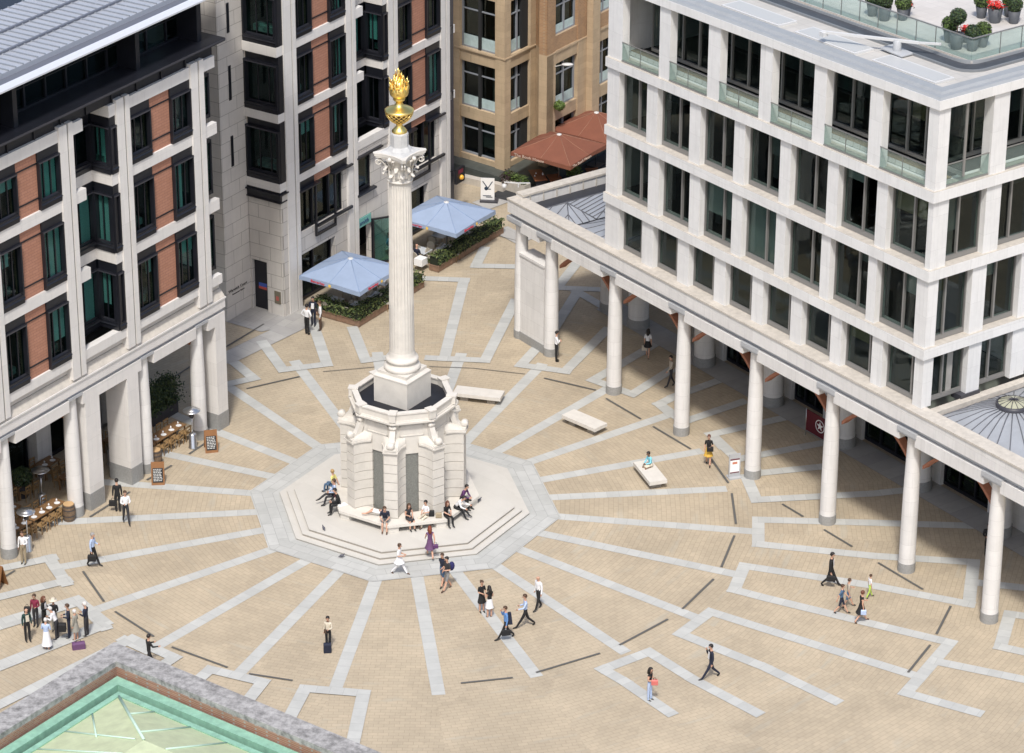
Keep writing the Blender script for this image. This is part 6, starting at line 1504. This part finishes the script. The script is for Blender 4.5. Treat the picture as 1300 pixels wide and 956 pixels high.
person('boy in grey shirt and denim shorts in the family group', G(1076, 771), 5, 1.52, 'walk', 'beige', 'denim', 'brown', sleeve='short', leg='shorts', stride=.8, arms=('bent', 'down'))
person('small child in white top and lime trousers ahead of the family', G(1103.5, 759), 20, 1.22, 'walk', 'white', 'lime', 'brown', 'short', 'short', stride=.6, arms=('down', 'down'))
r = person('woman in sleeveless black dress walking with the family', G(1092.5, 790), 15, 1.66, 'walk', 'black', 'black', 'auburn', 'bob', 'none', 'bare', True, 'dress', stride=.85, arms=('bent', 'down'), shoe=SHOEB)
bag('handbag', 'pale blue handbag of the woman in the black dress', 'bag', hand(r, 'R') + Vector((0, 0, .1)), (.26, .12, .26), 'lblue')
person('man in navy suit on the phone striding at the bottom right', G(902, 861), -165, 1.82, 'walk', 'navy', 'navy', 'dark', arms=('down', 'phone'), tie=('shirt', 'white'), stride=1.15)
r = person('woman in black and coral top at the bottom of the picture right of centre', G(824.5, 889), -30, 1.66, 'stand', 'black', 'lblue', 'dark', 'long', 'none', 'long', True, arms=('bent', 'bent'))
bag('shoulder_bag', 'coral bag held by the woman at the bottom right of centre', 'bag', hand(r, 'R') + Vector((0, 0, .18)), (.3, .14, .26), 'coral')
person('woman in short black dress holding papers, left of the pair', G(611.5, 777), -60, 1.66, 'stand', 'black', 'black', 'brown', 'bun', 'short', 'bare', True, 'dress', arms=('bent', 'bent'))
person('woman with long dark hair, black top and white skirt, right of the pair', G(621.5, 784), 120, 1.64, 'stand', 'black', 'white', 'dark', 'long', 'none', 'bare', True, 'skirt', arms=('bent', 'bent'), shoe=SHOEB)
r = person('man in blue shirt striding left with jacket over his shoulder', G(642, 811), 195, 1.76, 'walk', 'blue', 'black', 'brown', arms=('down', 'phone'), stride=1.1)
bag('laptop_bag', 'black laptop bag carried by the man in the blue shirt', 'bag', hand(r, 'L') - Vector((0, 0, .05)), (.42, .1, .3), 'black', .2)
jk = thing('jacket', 'dark jacket slung over the shoulder of the man in the blue shirt', 'jacket', G(642, 811) + Vector((.16, .05, .8)), .2); b = MB(); b.prism([(-.1, -.12), (.14, -.14), (.16, .12), (-.08, .12)], 0, .58, poly2=[(-.06, -.06), (.08, -.08), (.08, .08), (-.06, .06)]); b.build('cloth', cmat(C_['navy']), jk)
person('man in white shirt with arms out striding, between the blue shirt and the bald man', G(667, 796), 190, 1.80, 'walk', 'lblue', 'black', 'brown', arms=('out', 'bent'), stride=1.2)
person('bald man in white shirt and black trousers walking behind the pair of women', G(683.5, 774), 220, 1.78, 'walk', 'white', 'black', 'brown', 'bald', arms=('down', 'down'), stride=.6, bulk=1.06)
r = person('man in dark shirt and grey shorts with a blue rucksack by the steps', G(568, 749), -140, 1.76, 'walk', 'charcoal', 'grey', 'dark', sleeve='short', leg='shorts', arms=('bent', 'bent'), stride=.75, shoe=SHOEB)
q = r[0].location; rk = thing('rucksack', 'navy rucksack on the back of the man in grey shorts', 'rucksack', (q.x + .20, q.y + .16, 1.02), radians(40)); b = MB(); b.sph((0, 0, .2), .24, 12, 0, .72, .55, 1.0); b.build('pack', cmat((.02, .02, .10)), rk); b = MB(); b.sph((.08, .06, .12), .13, 8, 0, .9, .6, .8); b.build('pocket', cmat((.03, .03, .14)), rk)
person('youth in navy top and jeans walking beside the man with the rucksack', G(562, 744), -120, 1.72, 'walk', 'navy', 'denim', 'brown', sleeve='short', leg='shorts', arms=W2, stride=.6)
r = person('red-haired woman in patterned purple dress walking up the column steps', G(546, 708, .13), 100, 1.68, 'walk', 'violet', 'violet', 'red', 'long', 'none', 'bare', True, 'dress', stride=.8, arms=W2)
bag('handbag', 'purple handbag of the red-haired woman on the steps', 'bag', hand(r, 'R') + Vector((.05, 0, .1)), (.26, .14, .2), 'purple')
person('woman in white dress and leggings striding past the steps', G(507, 729), -20, 1.68, 'walk', 'white', 'white', 'brown', 'bob', 'short', 'long', True, 'mini', stride=1.0, arms=('bent', 'bent'), shoe=SHOEB)
r = person('woman in cream top with dark curly hair pulling a case in the lower centre', G(417, 823), -105, 1.66, 'stand', 'cream', 'black', 'dark', 'bob', 'long', 'long', True, arms=('bent', 'down'))
bag('suitcase', 'dark cabin suitcase beside the woman in the cream top', 'suitcase', G(416, 826) + Vector((0, -.15, .62)), (.36, .22, .5), 'navy', .1)
bag('handbag', 'brown bag on the arm of the woman in the cream top', 'bag', hand(r, 'R') + Vector((.1, 0, .32)), (.2, .12, .2), 'brown')
person('waiter in white shirt carrying papers in front of the two square piers', G(160.5, 665), -70, 1.78, 'walk', 'white', 'charcoal', 'brown', arms=('bent', 'bent'), stride=.6, bulk=1.05)
r = person('man in black seen from behind beside the two square piers', G(150, 650), 100, 1.80, 'stand', 'black', 'black', 'dark', arms=('down', 'down'))
bag('briefcase', 'black case of the man in black by the two square piers', 'bag', hand(r, 'L') - Vector((0, 0, .1)), (.4, .12, .32), 'black')
person('man in white shirt and grey trousers at the far left edge by the column', G(30.5, 716), -100, 1.76, 'stand', 'white', 'khaki', 'brown', arms=('bent', 'down'))
r = person('grey-haired man in pale blue shirt walking right with a black bag, at the left', G(119, 719), -20, 1.78, 'walk', 'lblue', 'black', 'grey', arms=('bent', 'down'), stride=.7)
bag('shoulder_bag', 'black bag carried by the grey-haired man in the pale blue shirt', 'bag', hand(r, 'R'), (.4, .16, .34), 'black')
# group at the bottom left
person('bald man in dark green jacket, leftmost of the tour group', G(35.5, 814), -60, 1.74, 'stand', 'green', 'black', 'white', 'bald', arms=('down', 'down'), tie=('shirt', 'cream'))
r = person('woman in crimson top and white scarf at the back of the tour group', G(46, 795), -100, 1.68, 'stand', 'crimson', 'charcoal', 'brown', 'bob', arms=('bent', 'down'))
bag('shoulder_bag', 'black shoulder bag of the woman in crimson in the tour group', 'bag', hand(r, 'R') + Vector((-.15, 0, .35)), (.3, .16, .3), 'black')
person('woman with auburn hair in black jacket in the tour group', G(57, 798), -20, 1.68, 'stand', 'black', 'black', 'auburn', 'long', arms=('bent', 'bent'), tie=('shirt', 'white'))
person('woman in straw hat and black patterned top in the tour group', G(70, 801), -95, 1.68, 'stand', 'black', 'stripe', 'brown', 'bob', fem=True, hat='cream', arms=('bent', 'bent'))
r = person('white-haired man in white shirt bending forward with a black bag in the tour group', G(73, 812), 170, 1.72, 'stand', 'white', 'charcoal', 'white', 'short', lean=22, arms=('bent', 'bent'))
bag('shoulder_bag', 'big black bag on the back of the bending man in the tour group', 'bag', r[0].location + Vector((.28, -.1, .95)), (.34, .26, .42), 'black', handle=False)
person('woman in pale blue shawl and long white skirt at the front of the tour group', G(60, 825), 80, 1.62, 'stand', 'lblue', 'white', 'white', 'bob', fem=True, skirt='long', leg='bare', arms=('bent', 'bent'), shoe=SHOEB, bulk=1.15)
person('man in navy suit with tie standing in the tour group', G(88.5, 810), 190, 1.76, 'stand', 'navy', 'navy', 'brown', arms=('bent', 'bent'), tie=('shirt', 'lblue'))
r = person('woman in black and white patterned dress beside a purple bag in the tour group', G(97, 813), 150, 1.58, 'stand', 'stripe', 'stripe', 'white', 'bob', fem=True, skirt='dress', leg='bare', arms=('down', 'bent'), shoe=SHOEB)
bag('holdall', 'purple and pink holdall standing by the tour group', 'bag', G(100, 823) + Vector((0, 0, .46)), (.6, .3, .40), 'violet', .25)
person('white-haired man in navy blazer, rightmost of the tour group', G(110.5, 808), 165, 1.78, 'stand', 'navy', 'charcoal', 'white', 'short', arms=('bent', 'bent'), tie=('shirt', 'lblue'))
person('dark figure partly hidden behind the stone parapet at the bottom left', G(190, 848), 30, 1.72, 'walk', 'black', 'black', 'dark', arms=('out', 'out'), stride=.8)
person('person in black standing behind the column at the right edge', G(1253, 706), -90, 1.76, 'stand', 'black', 'black', 'brown', arms=('bent', 'bent'), bulk=1.2)
# on the monument bench
SZ = .40
def sit(x, y, *a, **k):   # x, y: where the hips meet the seat in the photograph
    c = at(x, y, .86); return person(a[0], (c.x, c.y, SZ), *a[1:], seat=.46, **k)
sit(423, 617, 'fair-haired woman in pale yellow top sitting with her back turned on the monument bench', 150, 1.66, 'sit', 'lyellow', 'denim', 'blond', 'bob', 'short', 'long', True, arms=('prop', 'prop'))
sit(425, 630, 'man in pale blue shirt and tie sitting cross-legged on the monument bench', 190, 1.76, 'cross', 'lblue', 'charcoal', 'brown', arms=('lap', 'lap'), tie=('tie', 'blue'))
sit(431, 640, 'man in black suit and red tie leaning forward on the end of the monument bench', 205, 1.78, 'sit', 'black', 'black', 'dark', arms=('lap', 'lap'), lean=18, tie=('tie', 'crimson'))
cl_ = thing('paper', 'white paper lying on the monument bench beside the man in black', 'paper', at(434, 641, .87), .6); b = MB(); b.box(-.25, .25, -.15, .15, 0, .02); b.build('sheet', CHINA, cl_)
# reclining woman
r = person('woman lying back on the monument bench in white shorts and navy top', (0, 0, 0), 0, 1.66, 'stretch', 'navy', 'white', 'blond', 'bob', 'none', 'shorts', True, arms=('lap', 'lap'), seat=.0, lean=-35, shoe=SKIN)
c = at(480, 652, .86); r[0].location = (c.x + .1, c.y - .25, .98); r[0].rotation_euler = (radians(22), 0, radians(172 - 90))
sit(489, 661, 'stocky man in navy t-shirt and plaid shorts on the monument bench', -92, 1.74, 'sit', 'navy', 'grey', 'brown', 'short', 'short', 'shorts', arms=('lap', 'lap'), lean=20, shoe=SHOEB, bulk=1.12)
sit(518, 659, 'woman in sleeveless grey dress with hand to her face on the monument bench', -60, 1.66, 'sit', 'charcoal', 'charcoal', 'brown', 'long', 'none', 'bare', True, 'dress', arms=('lap', 'bent'), lean=8)
sit(541, 656, 'dark-haired woman in white top and trousers gesturing on the monument bench', -130, 1.66, 'sit', 'white', 'cream', 'dark', 'bob', 'short', 'long', True, arms=('bent', 'lap'), shoe=SHOEB)
sit(566, 655, 'woman in black sitting by a beige bag on the right of the monument bench', -55, 1.66, 'sit', 'black', 'black', 'auburn', 'long', 'short', 'long', True, arms=('lap', 'lap'), lean=12)
sit(578, 645, 'man in white shirt bending far forward on the monument bench', -25, 1.74, 'stretch', 'white', 'black', 'dark', arms=('out', 'out'), lean=42)
sit(586, 634, 'man in purple checked shirt sitting at the right end of the monument bench', -30, 1.76, 'sit', 'purple', 'black', 'dark', arms=('lap', 'lap'), lean=24, leg='long')
bag('handbag', 'black handbag on the monument bench between the women in white and in black', 'bag', at(548, 655, .87) + Vector((0, 0, .3)), (.26, .2, .28), 'black', handle=False)
bag('handbag', 'beige and black bag beside the woman in black on the monument bench', 'bag', at(557, 657, .87) + Vector((0, 0, .26)), (.3, .18, .24), 'khaki', handle=False)
# cafe guests
def csit(w, q, label, face, **k): p = LW(w, q); return person(label, (p.x, p.y, 0), face, 1.74, 'sit', seat=.44, **k)
csit(24.28, -2.9, 'man with reddish face in dark jacket and blue shirt sitting by the farther blue parasol', 57, top='navy', bot='black', hair='brown', style='bald', tie=('shirt', 'lblue'), arms=('lap', 'lap'))
csit(23.4, -3.1, 'person in dark waistcoat sitting at the near end of the farther cafe group', 57, top='charcoal', bot='black', hair='brown', arms=('lap', 'lap'))
csit(24.7, -4.5 - .6, 'guest in pale shirt half hidden by the column at the farther cafe', 150, top='lblue', bot='navy', hair='dark', arms=('lap', 'lap'))
# pigeons
def pigeon(x, y, z, rot, label):
    c = at(x, y, z); t = thing('pigeon', label, 'pigeon', c, rot); b = MB(); b.tube([(-.17, 0, .07), (-.08, 0, .10), (0, 0, .125), (.07, 0, .14), (.10, 0, .18), (.115, 0, .21), (.14, 0, .215), (.16, 0, .208)], [.01, .04, .062, .05, .03, .028, .02, .004], 8)
    for s_ in (-1, 1): b.tube([(0, s_ * .02, .08), (.01, s_ * .025, 0), (.04, s_ * .025, 0)], .006, 4); b.sph((-.02, s_ * .045, .125), .055, 8, 0, 1.5, .35, .75)
    b.build('body', mat('pigeon_grey', (.09, .09, .11), .6, var=.3, vscale=20), t)
pigeon(411, 673, .4, 2.0, 'grey pigeon on the platform left of the steps'); pigeon(608, 637, .4, .5, 'grey pigeon on the platform right of the bench'); pigeon(434, 708, .032, .1, 'dark pigeon on the slab ring below the steps')
# paper held by the woman in white skirt group etc.
# ================================================================== LIGHT
SUN_AZ = radians(266); SUN_EL = radians(57)     # direction the sun stands in
w = bpy.data.worlds.new('World'); sc.world = w; w.use_nodes = True; nt = w.node_tree; bg = nt.nodes['Background']
sky = nt.nodes.new('ShaderNodeTexSky'); sky.sky_type = 'NISHITA'; sky.sun_disc = False; sky.sun_elevation = SUN_EL; sky.sun_rotation = pi / 2 - SUN_AZ
sky.dust_density = 3.0; sky.air_density = 1.0
nt.links.new(sky.outputs[0], bg.inputs[0]); bg.inputs[1].default_value = .15
sd = bpy.data.lights.new('sun', 'SUN'); sd.energy = 2.5; sd.angle = radians(6.0); sd.color = (1, .965, .91); so = bpy.data.objects.new('sun', sd); COL.objects.link(so)
d = Vector((cos(SUN_AZ) * cos(SUN_EL), sin(SUN_AZ) * cos(SUN_EL), sin(SUN_EL))); so.rotation_euler = d.to_track_quat('Z', 'Y').to_euler(); so.location = d * 200
vs_ = sc.view_settings; vs_.view_transform = 'Standard'; vs_.look = 'None'; vs_.gamma = 1; vs_.use_curve_mapping = False; vs_.exposure = .30
sc.render.engine = 'CYCLES'; sc.cycles.max_bounces = 8; sc.cycles.transparent_max_bounces = 12; sc.cycles.diffuse_bounces = 3
sc.cycles.caustics_reflective = False; sc.cycles.caustics_refractive = False
bpy.context.view_layer.update()
